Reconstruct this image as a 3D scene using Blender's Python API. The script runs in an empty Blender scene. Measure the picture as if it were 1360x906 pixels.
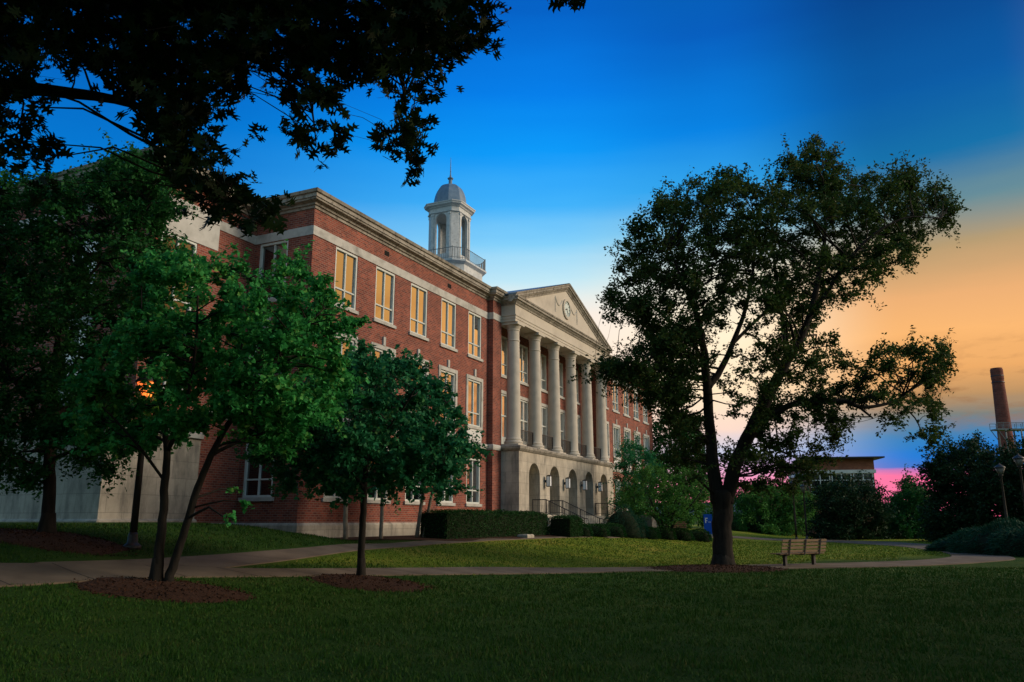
import bpy, bmesh, math, random
import numpy as np
from mathutils import Vector, Matrix
R = math.radians
SC = bpy.context.scene
COL = SC.collection
# ------------------------------------------------------------------ camera
F, PITCH, AZ, EYE = 1060.0, R(12.687), R(25.4), 1.6
X0, Y0 = -7.6035, 32.795          # where the long facade plane meets its first window
cd = bpy.data.cameras.new('camera'); cam = bpy.data.objects.new('camera', cd); COL.objects.link(cam)
cam.location = (0, 0, EYE); cam.rotation_euler = (R(90)+PITCH, 0, 0)
cd.sensor_width = 36; cd.lens = F/1360*36; cd.clip_end = 6000; cd.clip_start = .1
SC.camera = cam
SC.render.engine = 'CYCLES'
SC.view_settings.view_transform = 'Standard'; SC.view_settings.look = 'None'
SC.view_settings.exposure = 0.12; SC.view_settings.gamma = 1.0
SC.view_settings.use_curve_mapping = False

def lin(c, k=1.0):
    return tuple((((x/255)/12.92) if x <= 10 else (((x/255)+.055)/1.055)**2.4)*k for x in c)

# ------------------------------------------------------------------ dusk sky
W = bpy.data.worlds.new('World'); SC.world = W; W.use_nodes = True
nt = W.node_tree; N = nt.nodes; Lk = nt.links; N.clear()
def wn(t, **kw):
    n = N.new(t)
    for k, v in kw.items(): setattr(n, k, v)
    return n
def wmath(op, a, b=None, clamp=False):
    n = wn('ShaderNodeMath', operation=op, use_clamp=clamp)
    for i, v in enumerate((a, b)):
        if v is None: continue
        if isinstance(v, (int, float)): n.inputs[i].default_value = v
        else: Lk.new(v, n.inputs[i])
    return n.outputs[0]
tc = wn('ShaderNodeTexCoord'); sep = wn('ShaderNodeSeparateXYZ'); Lk.new(tc.outputs['Generated'], sep.inputs[0])
az = wmath('MULTIPLY', wmath('ARCTAN2', sep.outputs[0], sep.outputs[1]), 57.2958)
mp = wn('ShaderNodeMapping'); mp.inputs['Scale'].default_value = (3, 3, 22); Lk.new(tc.outputs['Generated'], mp.inputs[0])
no = wn('ShaderNodeTexNoise'); no.inputs['Scale'].default_value = 1.3; no.inputs['Detail'].default_value = 7; Lk.new(mp.outputs[0], no.inputs[0])
zz = wmath('ADD', sep.outputs[2], wmath('MULTIPLY', wmath('SUBTRACT', no.outputs['Fac'], .5), .028))
pos = wmath('MULTIPLY', zz, 1.0, True)
def ramp(stops):
    r = wn('ShaderNodeValToRGB'); cr = r.color_ramp; cr.interpolation = 'LINEAR'
    st = [(math.sin(R(e)), c) for e, c in stops]
    while len(cr.elements) < len(st): cr.elements.new(.5)
    for el, (p, c) in zip(cr.elements, sorted(st)):
        el.position = p; el.color = (*lin(c), 1)
    Lk.new(pos, r.inputs[0]); return r.outputs[0]
SKY = dict(
 L=[(0,(110,150,180)),(12,(60,160,215)),(18,(0,135,218)),(22,(0,118,205)),(28,(0,98,188)),(36,(0,72,152)),(60,(0,80,150)),(90,(80,125,170))],
 C=[(0,(255,205,185)),(10,(252,226,208)),(14.5,(242,230,220)),(16,(218,230,230)),(17.3,(186,224,238)),(19.6,(128,202,242)),(22.5,(62,172,242)),(26,(6,148,240)),(30,(0,122,226)),(35,(0,94,192)),(50,(0,90,160)),(90,(80,125,170))],
 M=[(0,(250,110,140)),(2.4,(250,130,170)),(3.2,(235,170,205)),(4.6,(190,198,222)),(6,(244,212,196)),(9,(255,228,190)),(13,(255,236,204)),(17,(228,224,204)),(20,(135,190,216)),(23,(44,156,226)),(27,(0,126,220)),(33,(0,90,184)),(45,(0,90,150)),(90,(80,125,170))],
 Rt=[(0,(225,85,125)),(1.6,(255,120,165)),(3.0,(245,110,158)),(3.3,(60,112,198)),(4.1,(6,118,208)),(5.2,(46,124,176)),(6.5,(118,122,118)),(7.6,(178,138,95)),(9.2,(228,164,98)),(11.5,(243,178,110)),(14,(230,170,112)),(17,(176,150,110)),(20,(100,136,146)),(23,(12,108,164)),(27,(0,88,160)),(33,(0,66,136)),(50,(0,75,135))],
 S=[(0,(150,70,70)),(5,(215,120,65)),(9,(250,172,100)),(15,(255,186,98)),(24,(255,192,110)),(30,(190,165,140)),(38,(60,105,145)),(60,(30,75,125))],
 K=[(0,(60,82,92)),(8,(165,188,192)),(25,(168,200,215)),(45,(110,155,195)),(90,(80,125,170))])
def fac(a, b):
    t = wmath('DIVIDE', wmath('SUBTRACT', az, a), float(b-a), True)
    return wmath('MULTIPLY', wmath('MULTIPLY', t, t), wmath('SUBTRACT', 3.0, wmath('MULTIPLY', t, 2.0)))
def wmix(f, a, b):
    m = wn('ShaderNodeMix', data_type='RGBA'); Lk.new(f, m.inputs[0]); Lk.new(a, m.inputs[6]); Lk.new(b, m.inputs[7]); return m.outputs[2]
cur = wmix(fac(-110, -60), ramp(SKY['K']), ramp(SKY['L']))
cur = wmix(fac(-30, 1), cur, ramp(SKY['C']))
cur = wmix(fac(3, 15), cur, ramp(SKY['M']))
cur = wmix(fac(15, 27), cur, ramp(SKY['Rt']))
cur = wmix(fac(34, 60), cur, ramp(SKY['S']))
cur = wmix(fac(100, 135), cur, ramp(SKY['K']))
# low bank of darker cloud toward the sunset
mp2 = wn('ShaderNodeMapping'); mp2.inputs['Scale'].default_value = (7, 7, 26); Lk.new(tc.outputs['Generated'], mp2.inputs[0])
no2 = wn('ShaderNodeTexNoise'); no2.inputs['Scale'].default_value = 1.6; no2.inputs['Detail'].default_value = 8; no2.inputs['Roughness'].default_value = .62; Lk.new(mp2.outputs[0], no2.inputs[0])
cl = wmath('MULTIPLY', wmath('SUBTRACT', no2.outputs['Fac'], .49), 6.0, True)
band = wmath('MULTIPLY', wmath('MULTIPLY', wmath('SUBTRACT', sep.outputs[2], .085), 30.0, True), wmath('MULTIPLY', wmath('SUBTRACT', .21, sep.outputs[2]), 16.0, True))
cl = wmath('MULTIPLY', wmath('MULTIPLY', cl, band), wmath('MULTIPLY', fac(21, 29), .8))
cc = wn('ShaderNodeRGB'); cc.outputs[0].default_value = (*lin((150, 104, 66)), 1)
cur = wmix(cl, cur, cc.outputs[0])
# streaks of thin cloud over the bright part of the dusk beyond the right edge, seen again in the panes
cl2 = wmath('MULTIPLY', wmath('MULTIPLY', wmath('SUBTRACT', no.outputs['Fac'], .47), 5.0, True), wmath('MULTIPLY', fac(34, 46), .26))
c2 = wn('ShaderNodeRGB'); c2.outputs[0].default_value = (*lin((205, 120, 62)), 1)
cur = wmix(wmath('MULTIPLY', cl2, wmath('MULTIPLY', wmath('SUBTRACT', .5, sep.outputs[2]), 8.0, True)), cur, c2.outputs[0])
bg = wn('ShaderNodeBackground'); bg.inputs[1].default_value = 1.0; Lk.new(cur, bg.inputs[0])
sk = wn('ShaderNodeTexSky', sky_type='NISHITA', sun_disc=False); sk.sun_elevation = R(3); sk.sun_rotation = R(62)
bg2 = wn('ShaderNodeBackground'); bg2.inputs[1].default_value = .003; Lk.new(sk.outputs[0], bg2.inputs[0])
ad = wn('ShaderNodeAddShader'); Lk.new(bg.outputs[0], ad.inputs[0]); Lk.new(bg2.outputs[0], ad.inputs[1])
wo = wn('ShaderNodeOutputWorld'); Lk.new(ad.outputs[0], wo.inputs[0])
# afterglow: one broad warm sun low on the right
sd = bpy.data.lights.new('sun', 'SUN'); sun = bpy.data.objects.new('sun', sd); COL.objects.link(sun)
SUN_AZ, SUN_EL = R(92), R(23)
sun.rotation_euler = Vector((math.sin(SUN_AZ)*math.cos(SUN_EL), math.cos(SUN_AZ)*math.cos(SUN_EL), math.sin(SUN_EL))).to_track_quat('Z', 'Y').to_euler()
sd.energy = 2.7; sd.angle = R(28); sd.color = (1, .84, .66)

# ------------------------------------------------------------------ terrain helpers
DV = (math.sin(AZ), math.cos(AZ)); NV = (-math.cos(AZ), math.sin(AZ))
def loc2(X, Y):
    u, v = X-X0, Y-Y0
    return u*DV[0]+v*DV[1], u*NV[0]+v*NV[1]
def wld(s, b): return X0+s*DV[0]+b*NV[0], Y0+s*DV[1]+b*NV[1]
def sm(t):
    t = np.clip(t, 0, 1); return t*t*(3-2*t)
def gz(X, Y):
    s, b = loc2(X, Y)
    return .9*sm((b+13)/11)+.65*sm((-s-1.5)/4.5)*sm((b+7)/8)
def at(px, py, Y):
    """a point of the surveyed place: bearing and height angle read as px, py, at distance Y"""
    u = (453-py)/F; a = (px-680)/F; c, s = math.cos(PITCH), math.sin(PITCH)
    ry, rz = c-u*s, s+u*c; t = Y/ry
    return Vector((a*t, Y, EYE+rz*t))

# ------------------------------------------------------------------ materials
def mat(name, rough=.8, spec=.3, metal=0.0):
    m = bpy.data.materials.new(name); m.use_nodes = True
    b = m.node_tree.nodes['Principled BSDF']
    b.inputs['Roughness'].default_value = rough; b.inputs['Specular IOR Level'].default_value = spec
    b.inputs['Metallic'].default_value = metal
    return m, m.node_tree, b
def nn(t, typ, **kw):
    n = t.nodes.new(typ)
    for k, v in kw.items():
        if hasattr(n, k): setattr(n, k, v)
        else: n.inputs[k.replace('_', ' ')].default_value = v
    return n
def cramp(t, src, stops):
    r = t.nodes.new('ShaderNodeValToRGB'); cr = r.color_ramp
    while len(cr.elements) < len(stops): cr.elements.new(.5)
    for e, (p, c) in zip(cr.elements, stops): e.position = p; e.color = (*c, 1)
    t.links.new(src, r.inputs[0]); return r.outputs[0]
def noisy(name, c1, c2, scale=4, rough=.85, bump=.2, detail=6, spec=.2, metal=0, lo=.3, hi=.7, stretch=None, extra=None):
    m, t, b = mat(name, rough, spec, metal)
    co = t.nodes.new('ShaderNodeTexCoord'); src = co.outputs['Object']
    if stretch:
        q = t.nodes.new('ShaderNodeMapping'); q.inputs['Scale'].default_value = stretch; t.links.new(src, q.inputs[0]); src = q.outputs[0]
    n = nn(t, 'ShaderNodeTexNoise', Scale=scale, Detail=detail, Roughness=.6); t.links.new(src, n.inputs[0])
    c = cramp(t, n.outputs['Fac'], [(lo, c1), (hi, c2)])
    if extra:
        n2 = nn(t, 'ShaderNodeTexNoise', Scale=extra[0], Detail=5.0); t.links.new(co.outputs['Object'], n2.inputs[0])
        f = cramp(t, n2.outputs['Fac'], [(extra[2], (0,)*3), (extra[3], (1,)*3)])
        mx = nn(t, 'ShaderNodeMix', data_type='RGBA'); t.links.new(f, mx.inputs[0]); t.links.new(c, mx.inputs[6]); mx.inputs[7].default_value = (*extra[1], 1); c = mx.outputs[2]
    t.links.new(c, b.inputs['Base Color'])
    if bump:
        bp = nn(t, 'ShaderNodeBump', Strength=bump, Distance=.03); t.links.new(n.outputs['Fac'], bp.inputs['Height']); t.links.new(bp.outputs[0], b.inputs['Normal'])
    return m
def bricks(name, c1, c2, mortar, bw, bh, ms, rough=.85, stain=None, bump=.4, var=.0):
    m, t, b = mat(name, rough, .2)
    uv = nn(t, 'ShaderNodeUVMap'); uv.uv_map = 'UVMap'
    br = nn(t, 'ShaderNodeTexBrick', offset=.5); br.inputs['Scale'].default_value = 1.0
    br.inputs['Brick Width'].default_value = bw; br.inputs['Row Height'].default_value = bh
    br.inputs['Mortar Size'].default_value = ms; br.inputs['Mortar Smooth'].default_value = .1; br.inputs['Bias'].default_value = 0
    br.inputs['Color1'].default_value = (*c1, 1); br.inputs['Color2'].default_value = (*c2, 1); br.inputs['Mortar'].default_value = (*mortar, 1)
    t.links.new(uv.outputs[0], br.inputs['Vector']); c = br.outputs['Color']
    co = nn(t, 'ShaderNodeTexCoord')
    n = nn(t, 'ShaderNodeTexNoise', Scale=.9, Detail=8.0, Roughness=.65); t.links.new(co.outputs['Object'], n.inputs[0])
    f = cramp(t, n.outputs['Fac'], [(.3, (.72,)*3), (.7, (1.25,)*3)])
    mx = nn(t, 'ShaderNodeMix', data_type='RGBA', blend_type='MULTIPLY'); mx.inputs[0].default_value = 1
    t.links.new(c, mx.inputs[6]); t.links.new(f, mx.inputs[7]); c = mx.outputs[2]
    if stain:
        mp = nn(t, 'ShaderNodeMapping'); mp.inputs['Scale'].default_value = (1.1, 1.1, .28); t.links.new(co.outputs['Object'], mp.inputs[0])
        n2 = nn(t, 'ShaderNodeTexNoise', Scale=1.6, Detail=9.0, Roughness=.7); t.links.new(mp.outputs[0], n2.inputs[0])
        f2 = cramp(t, n2.outputs['Fac'], [(stain[1], (0,)*3), (stain[2], (1,)*3)])
        m2 = nn(t, 'ShaderNodeMix', data_type='RGBA'); t.links.new(f2, m2.inputs[0]); t.links.new(c, m2.inputs[6]); m2.inputs[7].default_value = (*stain[0], 1); c = m2.outputs[2]
    t.links.new(c, b.inputs['Base Color'])
    bp = nn(t, 'ShaderNodeBump', Strength=bump, Distance=.01, invert=True); t.links.new(br.outputs['Fac'], bp.inputs['Height']); t.links.new(bp.outputs[0], b.inputs['Normal'])
    return m
def leafmat(name, c1, c2, trans=.3, c3=None):
    m, t, b = mat(name, .6, .12)
    g = nn(t, 'ShaderNodeNewGeometry')
    co = nn(t, 'ShaderNodeTexCoord'); n = nn(t, 'ShaderNodeTexNoise', Scale=.9, Detail=3.0); t.links.new(co.outputs['Object'], n.inputs[0])
    ad = nn(t, 'ShaderNodeMath', operation='ADD'); t.links.new(g.outputs['Random Per Island'], ad.inputs[0]); t.links.new(n.outputs['Fac'], ad.inputs[1])
    ml = nn(t, 'ShaderNodeMath', operation='MULTIPLY'); ml.inputs[1].default_value = .55; t.links.new(ad.outputs[0], ml.inputs[0])
    st = [(.15, c1), (.7, c2)] + ([(.9, c3)] if c3 else [])
    c = cramp(t, ml.outputs[0], st); t.links.new(c, b.inputs['Base Color'])
    tr = nn(t, 'ShaderNodeBsdfTranslucent'); t.links.new(c, tr.inputs[0])
    mx = nn(t, 'ShaderNodeMixShader'); mx.inputs[0].default_value = trans
    t.links.new(b.outputs[0], mx.inputs[1]); t.links.new(tr.outputs[0], mx.inputs[2]); t.links.new(mx.outputs[0], t.nodes['Material Output'].inputs[0])
    return m
M = {}
M['brick'] = bricks('brick', (.30, .075, .044), (.135, .035, .027), (.24, .16, .125), .24, .092, .012, stain=((.16, .045, .035), .58, .8))
M['stone'] = bricks('limestone', (.47, .43, .35), (.41, .375, .305), (.25, .235, .2), 1.3, .62, .008, stain=((.13, .13, .115), .46, .72), bump=.25)
M['stone2'] = noisy('smooth_limestone', (.47, .435, .36), (.55, .51, .43), 1.0, .85, .1, extra=(1.1, (.36, .33, .28), .52, .85))
M['trim'] = noisy('weathered_trim_stone', (.40, .40, .36), (.52, .52, .48), 2.0, .85, .1, extra=(1.6, (.2, .2, .18), .5, .8))
M['cornice'] = noisy('stained_cornice_stone', (.20, .185, .155), (.40, .375, .32), 1.2, .9, .2, extra=(5, (.09, .08, .065), .5, .75), stretch=(1, 1, .5))
M['frame'] = noisy('painted_metal_frame', (.52, .56, .52), (.60, .64, .60), 6, .5, 0)
M['panelw'] = noisy('white_spandrel', (.55, .57, .56), (.66, .68, .67), 2, .6, 0)
M['lead'] = noisy('standing_seam_metal', (.10, .17, .25), (.18, .26, .34), 3, .5, .05, spec=.4, metal=.15)
M['cupola'] = noisy('cupola_paint', (.42, .46, .47), (.60, .63, .62), 3, .6, .05, extra=(7, (.3, .3, .28), .55, .8))
M['iron'] = noisy('black_iron', (.010, .010, .011), (.022, .022, .024), 10, .5, 0, spec=.5)
M['roof'] = noisy('slate_roof', (.10, .12, .14), (.17, .19, .21), 4, .6, .1)
M['dark'] = noisy('dark_interior', (.006, .006, .006), (.012, .011, .01), 2, .9, 0)
M['clock'] = noisy('clock_face', (.52, .62, .60), (.60, .70, .68), 6, .4, 0)
M['bark'] = noisy('bark', (.009, .008, .0065), (.032, .027, .021), 9, .95, .9, stretch=(1, 1, .22), detail=9)
M['bark_pale'] = noisy('pale_bark', (.13, .11, .085), (.32, .28, .22), 7, .9, .4, stretch=(1, 1, .5))
M['mulch'] = noisy('mulch', (.02, .009, .005), (.075, .034, .018), 28, .98, 1.0, detail=10)
M['wood'] = noisy('bench_wood', (.16, .10, .06), (.29, .20, .12), 5, .7, .2, stretch=(.6, 6, 8))
M['blue'] = noisy('blue_sign_paint', (.005, .07, .42), (.008, .09, .5), 3, .4, 0)
M['white'] = noisy('white_paint', (.6, .6, .58), (.72, .72, .7), 3, .5, 0)
M['grey'] = noisy('grey_cabinet', (.22, .23, .22), (.3, .31, .3), 3, .6, 0)
M['steel'] = noisy('grey_steel', (.12, .14, .15), (.2, .23, .24), 3, .5, 0, metal=.3)
M['stack'] = bricks('stack_brick', (.20, .055, .04), (.14, .04, .03), (.16, .08, .06), .9, .35, .03)
M['brick2'] = bricks('far_brick', (.34, .12, .065), (.26, .085, .05), (.2, .12, .09), .25, .09, .012)
M['hill'] = noisy('far_hill', (.03, .06, .07), (.05, .09, .1), .01, .95, 0)
M['concrete'] = noisy('concrete_walk', (.115, .088, .060), (.19, .15, .105), 1.1, .9, .15, detail=9, extra=(.5, (.08, .063, .044), .45, .75))
# lawn
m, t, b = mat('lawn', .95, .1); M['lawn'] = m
co = nn(t, 'ShaderNodeTexCoord')
n1 = nn(t, 'ShaderNodeTexNoise', Scale=.35, Detail=8.0, Roughness=.65); n2 = nn(t, 'ShaderNodeTexNoise', Scale=38.0, Detail=6.0, Roughness=.75)
t.links.new(co.outputs['Object'], n1.inputs[0]); t.links.new(co.outputs['Object'], n2.inputs[0])
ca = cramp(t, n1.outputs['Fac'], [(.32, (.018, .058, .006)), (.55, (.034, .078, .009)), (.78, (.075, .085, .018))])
# open middle lawn yellower, its colour brightened in place of sunlight; darker turf elsewhere
csunpaint = cramp(t, n1.outputs['Fac'], [(.30, (.075, .145, .009)), (.52, (.15, .20, .014)), (.72, (.30, .24, .042))])
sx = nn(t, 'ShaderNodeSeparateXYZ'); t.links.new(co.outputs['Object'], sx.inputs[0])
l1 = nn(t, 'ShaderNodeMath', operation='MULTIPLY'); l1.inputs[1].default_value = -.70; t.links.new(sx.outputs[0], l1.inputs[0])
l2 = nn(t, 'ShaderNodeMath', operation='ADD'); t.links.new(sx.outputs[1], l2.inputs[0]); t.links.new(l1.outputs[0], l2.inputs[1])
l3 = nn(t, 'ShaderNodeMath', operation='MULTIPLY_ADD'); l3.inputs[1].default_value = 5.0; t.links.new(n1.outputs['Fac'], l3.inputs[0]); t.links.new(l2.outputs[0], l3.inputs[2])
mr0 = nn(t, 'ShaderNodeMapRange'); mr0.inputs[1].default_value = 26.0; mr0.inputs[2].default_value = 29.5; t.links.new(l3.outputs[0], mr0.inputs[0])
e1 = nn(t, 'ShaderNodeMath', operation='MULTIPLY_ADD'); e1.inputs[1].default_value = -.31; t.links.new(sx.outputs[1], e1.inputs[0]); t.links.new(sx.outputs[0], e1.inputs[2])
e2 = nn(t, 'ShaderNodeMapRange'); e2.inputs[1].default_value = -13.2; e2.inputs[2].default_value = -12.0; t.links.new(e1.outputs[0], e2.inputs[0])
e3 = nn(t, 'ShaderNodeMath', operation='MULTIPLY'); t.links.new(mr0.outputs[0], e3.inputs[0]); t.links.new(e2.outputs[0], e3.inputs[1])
mxd = nn(t, 'ShaderNodeMix', data_type='RGBA'); t.links.new(e3.outputs[0], mxd.inputs[0]); t.links.new(ca, mxd.inputs[6]); t.links.new(csunpaint, mxd.inputs[7]); ca = mxd.outputs[2]
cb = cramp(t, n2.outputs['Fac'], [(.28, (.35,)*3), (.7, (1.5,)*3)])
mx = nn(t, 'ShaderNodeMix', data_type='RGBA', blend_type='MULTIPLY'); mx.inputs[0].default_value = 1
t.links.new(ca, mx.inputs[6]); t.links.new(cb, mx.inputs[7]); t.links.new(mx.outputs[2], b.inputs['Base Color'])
bp = nn(t, 'ShaderNodeBump', Strength=1.0, Distance=.05); t.links.new(n2.outputs['Fac'], bp.inputs['Height']); t.links.new(bp.outputs[0], b.inputs['Normal'])
M['blade'] = leafmat('grass_blade', (.013, .060, .007), (.032, .088, .010), .14, (.07, .07, .018))
# glazing: dark room behind a coated, mirror-like pane
m, t, b = mat('coated_glass', .02, .8); M['glass'] = m
b.inputs['Base Color'].default_value = (.006, .007, .008, 1); b.inputs['Coat Weight'].default_value = 0
gl = nn(t, 'ShaderNodeBsdfGlossy', Roughness=.015); gl.inputs['Color'].default_value = (.99, .99, .99, 1)
lw = nn(t, 'ShaderNodeLayerWeight', Blend=.42); mxs = nn(t, 'ShaderNodeMixShader')
mr = nn(t, 'ShaderNodeMapRange'); mr.inputs[1].default_value = .22; mr.inputs[2].default_value = .6; mr.inputs[3].default_value = .03; mr.inputs[4].default_value = .99
t.links.new(lw.outputs['Facing'], mr.inputs[0]); t.links.new(mr.outputs[0], mxs.inputs[0]); t.links.new(b.outputs[0], mxs.inputs[1]); t.links.new(gl.outputs[0], mxs.inputs[2]); t.links.new(mxs.outputs[0], t.nodes['Material Output'].inputs[0])
co = nn(t, 'ShaderNodeTexCoord'); nz = nn(t, 'ShaderNodeTexNoise', Scale=.7, Detail=2.0); t.links.new(co.outputs['Object'], nz.inputs[0])
bp = nn(t, 'ShaderNodeBump', Strength=.25, Distance=.02); t.links.new(nz.outputs['Fac'], bp.inputs['Height']); t.links.new(bp.outputs[0], gl.inputs['Normal'])
m, t, b = mat('lantern_glass', .3, .5); M['lglass'] = m; b.inputs['Base Color'].default_value = (.82, .86, .9, 1)
m, t, b = mat('lit_lamp_glass', .3, .5); M['lit'] = m; b.inputs['Base Color'].default_value = (.8, .4, .15, 1)
b.inputs['Emission Color'].default_value = (1, .17, .03, 1); b.inputs['Emission Strength'].default_value = 1.4
M['leaf_a'] = leafmat('redbud_leaf', (.018, .155, .033), (.06, .36, .085), .35, (.19, .40, .08))
M['leaf_b'] = leafmat('young_maple_leaf', (.012, .10, .04), (.03, .21, .08), .35, (.10, .25, .07))
M['leaf_c'] = leafmat('shade_tree_leaf', (.008, .055, .012), (.022, .12, .025), .3)
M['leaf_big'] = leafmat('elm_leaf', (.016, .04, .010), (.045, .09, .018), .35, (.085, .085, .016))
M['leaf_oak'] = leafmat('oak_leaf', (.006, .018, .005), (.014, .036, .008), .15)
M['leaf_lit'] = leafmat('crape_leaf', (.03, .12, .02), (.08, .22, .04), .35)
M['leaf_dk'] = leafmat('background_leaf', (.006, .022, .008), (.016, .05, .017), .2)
M['leaf_hd'] = leafmat('hedge_leaf', (.006, .035, .008), (.02, .08, .016), .15)
M['leaf_ju'] = leafmat('juniper_leaf', (.004, .036, .018), (.010, .075, .038), .15)

# ------------------------------------------------------------------ mesh builder
class MB:
    def __init__(s): s.v = []; s.f = []
    def face(s, pts):
        k = len(s.v); s.v += [tuple(p) for p in pts]; s.f.append(tuple(range(k, k+len(pts))))
    def box(s, a, b, m=None):
        x0, y0, z0 = a; x1, y1, z1 = b
        P = [(x0,y0,z0),(x1,y0,z0),(x1,y1,z0),(x0,y1,z0),(x0,y0,z1),(x1,y0,z1),(x1,y1,z1),(x0,y1,z1)]
        if m is not None: P = [tuple(m @ Vector(p)) for p in P]
        k = len(s.v); s.v += P
        for q in ((0,3,2,1),(4,5,6,7),(0,1,5,4),(1,2,6,5),(2,3,7,6),(3,0,4,7)): s.f.append(tuple(k+i for i in q))
    def tube(s, pts, rs, n=8, cap=True):
        pts = [Vector(p) for p in pts]
        if not hasattr(rs, '__len__'): rs = [rs]*len(pts)
        rings = []; up = None
        for i, p in enumerate(pts):
            d = (pts[min(i+1, len(pts)-1)]-pts[max(i-1, 0)])
            d = d.normalized() if d.length > 1e-9 else Vector((0, 0, 1))
            if up is None: up = d.orthogonal().normalized()
            a = (up - d*up.dot(d)); a = a.normalized() if a.length > 1e-6 else d.orthogonal().normalized()
            up = a; bb = d.cross(a); k = len(s.v)
            for j in range(n):
                th = 2*math.pi*j/n; s.v.append(tuple(p+(a*math.cos(th)+bb*math.sin(th))*rs[i]))
            rings.append(k)
        for a, b in zip(rings, rings[1:]):
            for j in range(n): s.f.append((a+j, a+(j+1) % n, b+(j+1) % n, b+j))
        if cap:
            s.f.append(tuple(rings[0]+j for j in reversed(range(n)))); s.f.append(tuple(rings[-1]+j for j in range(n)))
    def lathe(s, prof, c=(0, 0, 0), n=20, ph=0.0):
        k0 = len(s.v)
        for r, z in prof:
            for j in range(n):
                th = 2*math.pi*j/n+ph; s.v.append((c[0]+r*math.cos(th), c[1]+r*math.sin(th), c[2]+z))
        for i in range(len(prof)-1):
            for j in range(n): s.f.append((k0+i*n+j, k0+i*n+(j+1) % n, k0+(i+1)*n+(j+1) % n, k0+(i+1)*n+j))
        s.f.append(tuple(k0+j for j in reversed(range(n)))); e = k0+(len(prof)-1)*n; s.f.append(tuple(e+j for j in range(n)))
    def rings(s, loops):
        """stack of closed loops of equal length, skinned and capped"""
        k0 = len(s.v); n = len(loops[0])
        for L in loops: s.v += [tuple(p) for p in L]
        for i in range(len(loops)-1):
            for j in range(n): s.f.append((k0+i*n+j, k0+i*n+(j+1) % n, k0+(i+1)*n+(j+1) % n, k0+(i+1)*n+j))
        s.f.append(tuple(k0+j for j in reversed(range(n)))); e = k0+(len(loops)-1)*n; s.f.append(tuple(e+j for j in range(n)))
    def build(s, name, m, parent=None, smooth=False, loc=None):
        me = bpy.data.meshes.new(name); me.from_pydata(s.v, [], s.f); me.validate(); me.update()
        boxuv(me); me.materials.append(M[m] if isinstance(m, str) else m)
        if smooth: me.polygons.foreach_set('use_smooth', [True]*len(me.polygons))
        o = bpy.data.objects.new(name, me); COL.objects.link(o)
        if parent is not None: o.parent = parent
        if loc: o.location = loc
        return o
def boxuv(me):
    uv = me.uv_layers.new(name='UVMap')
    nv = len(me.vertices); co = np.empty(nv*3); me.vertices.foreach_get('co', co); co = co.reshape(-1, 3)
    np_ = len(me.polygons); nr = np.empty(np_*3); me.polygons.foreach_get('normal', nr); nr = np.abs(nr.reshape(-1, 3))
    lt = np.empty(np_, int); me.polygons.foreach_get('loop_total', lt)
    lv = np.empty(len(me.loops), int); me.loops.foreach_get('vertex_index', lv)
    ax = np.repeat(np.argmax(nr, 1), lt); c = co[lv]
    u = np.where(ax == 0, c[:, 1], c[:, 0]); v = np.where(ax == 2, c[:, 1], c[:, 2])
    uv.data.foreach_set('uv', np.stack([u, v], 1).ravel())
def tag(o, label=None, cat=None, group=None, kind=None):
    if label: o['label'] = label
    if cat: o['category'] = cat
    if group: o['group'] = group
    if kind: o['kind'] = kind
    return o
def empty(name, loc, rz=0, **kw):
    o = bpy.data.objects.new(name, None); COL.objects.link(o); o.location = loc; o.rotation_euler = (0, 0, rz); o.empty_display_size = .3
    return tag(o, **kw)
def copy_tree(o, parent=None):
    c = o.copy(); COL.objects.link(c)
    if parent is not None: c.parent = parent
    for ch in [x for x in KIDS.get(o.name, [])]: copy_tree(ch, c)
    return c
KIDS = {}
def reg(o, *ch): KIDS[o.name] = list(ch); return o

# ------------------------------------------------------------------ ground
def axis(segs):
    a = []
    for x0, x1, st in segs: a += list(np.arange(x0, x1-1e-6, st))
    a.append(segs[-1][1]); return np.array(a)
xs = axis([(-3000, -300, 450), (-300, -60, 30), (-60, -24, 2), (-24, 36, .4), (36, 80, 1.5), (80, 320, 30), (320, 3000, 335)])
ys = axis([(-600, -60, 90), (-60, -4, 4), (-4, 52, .4), (52, 100, 1.5), (100, 340, 30), (340, 3400, 340)])
gx, gy = np.meshgrid(xs, ys); gzv = gz(gx, gy)
nx, ny = len(xs), len(ys)
me = bpy.data.meshes.new('ground')
idx = np.arange(nx*ny).reshape(ny, nx)
q = np.stack([idx[:-1, :-1], idx[:-1, 1:], idx[1:, 1:], idx[1:, :-1]], -1).reshape(-1, 4)
me.vertices.add(nx*ny); me.vertices.foreach_set('co', np.stack([gx, gy, gzv], -1).ravel())
me.loops.add(q.size); me.loops.foreach_set('vertex_index', q.ravel().astype(np.int32))
me.polygons.add(len(q)); me.polygons.foreach_set('loop_start', (np.arange(len(q))*4).astype(np.int32)); me.polygons.foreach_set('loop_total', np.full(len(q), 4, np.int32))
me.update(calc_edges=True); me.polygons.foreach_set('use_smooth', [True]*len(q)); me.materials.append(M['lawn'])
g = bpy.data.objects.new('ground', me); COL.objects.link(g); tag(g, kind='structure')

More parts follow.
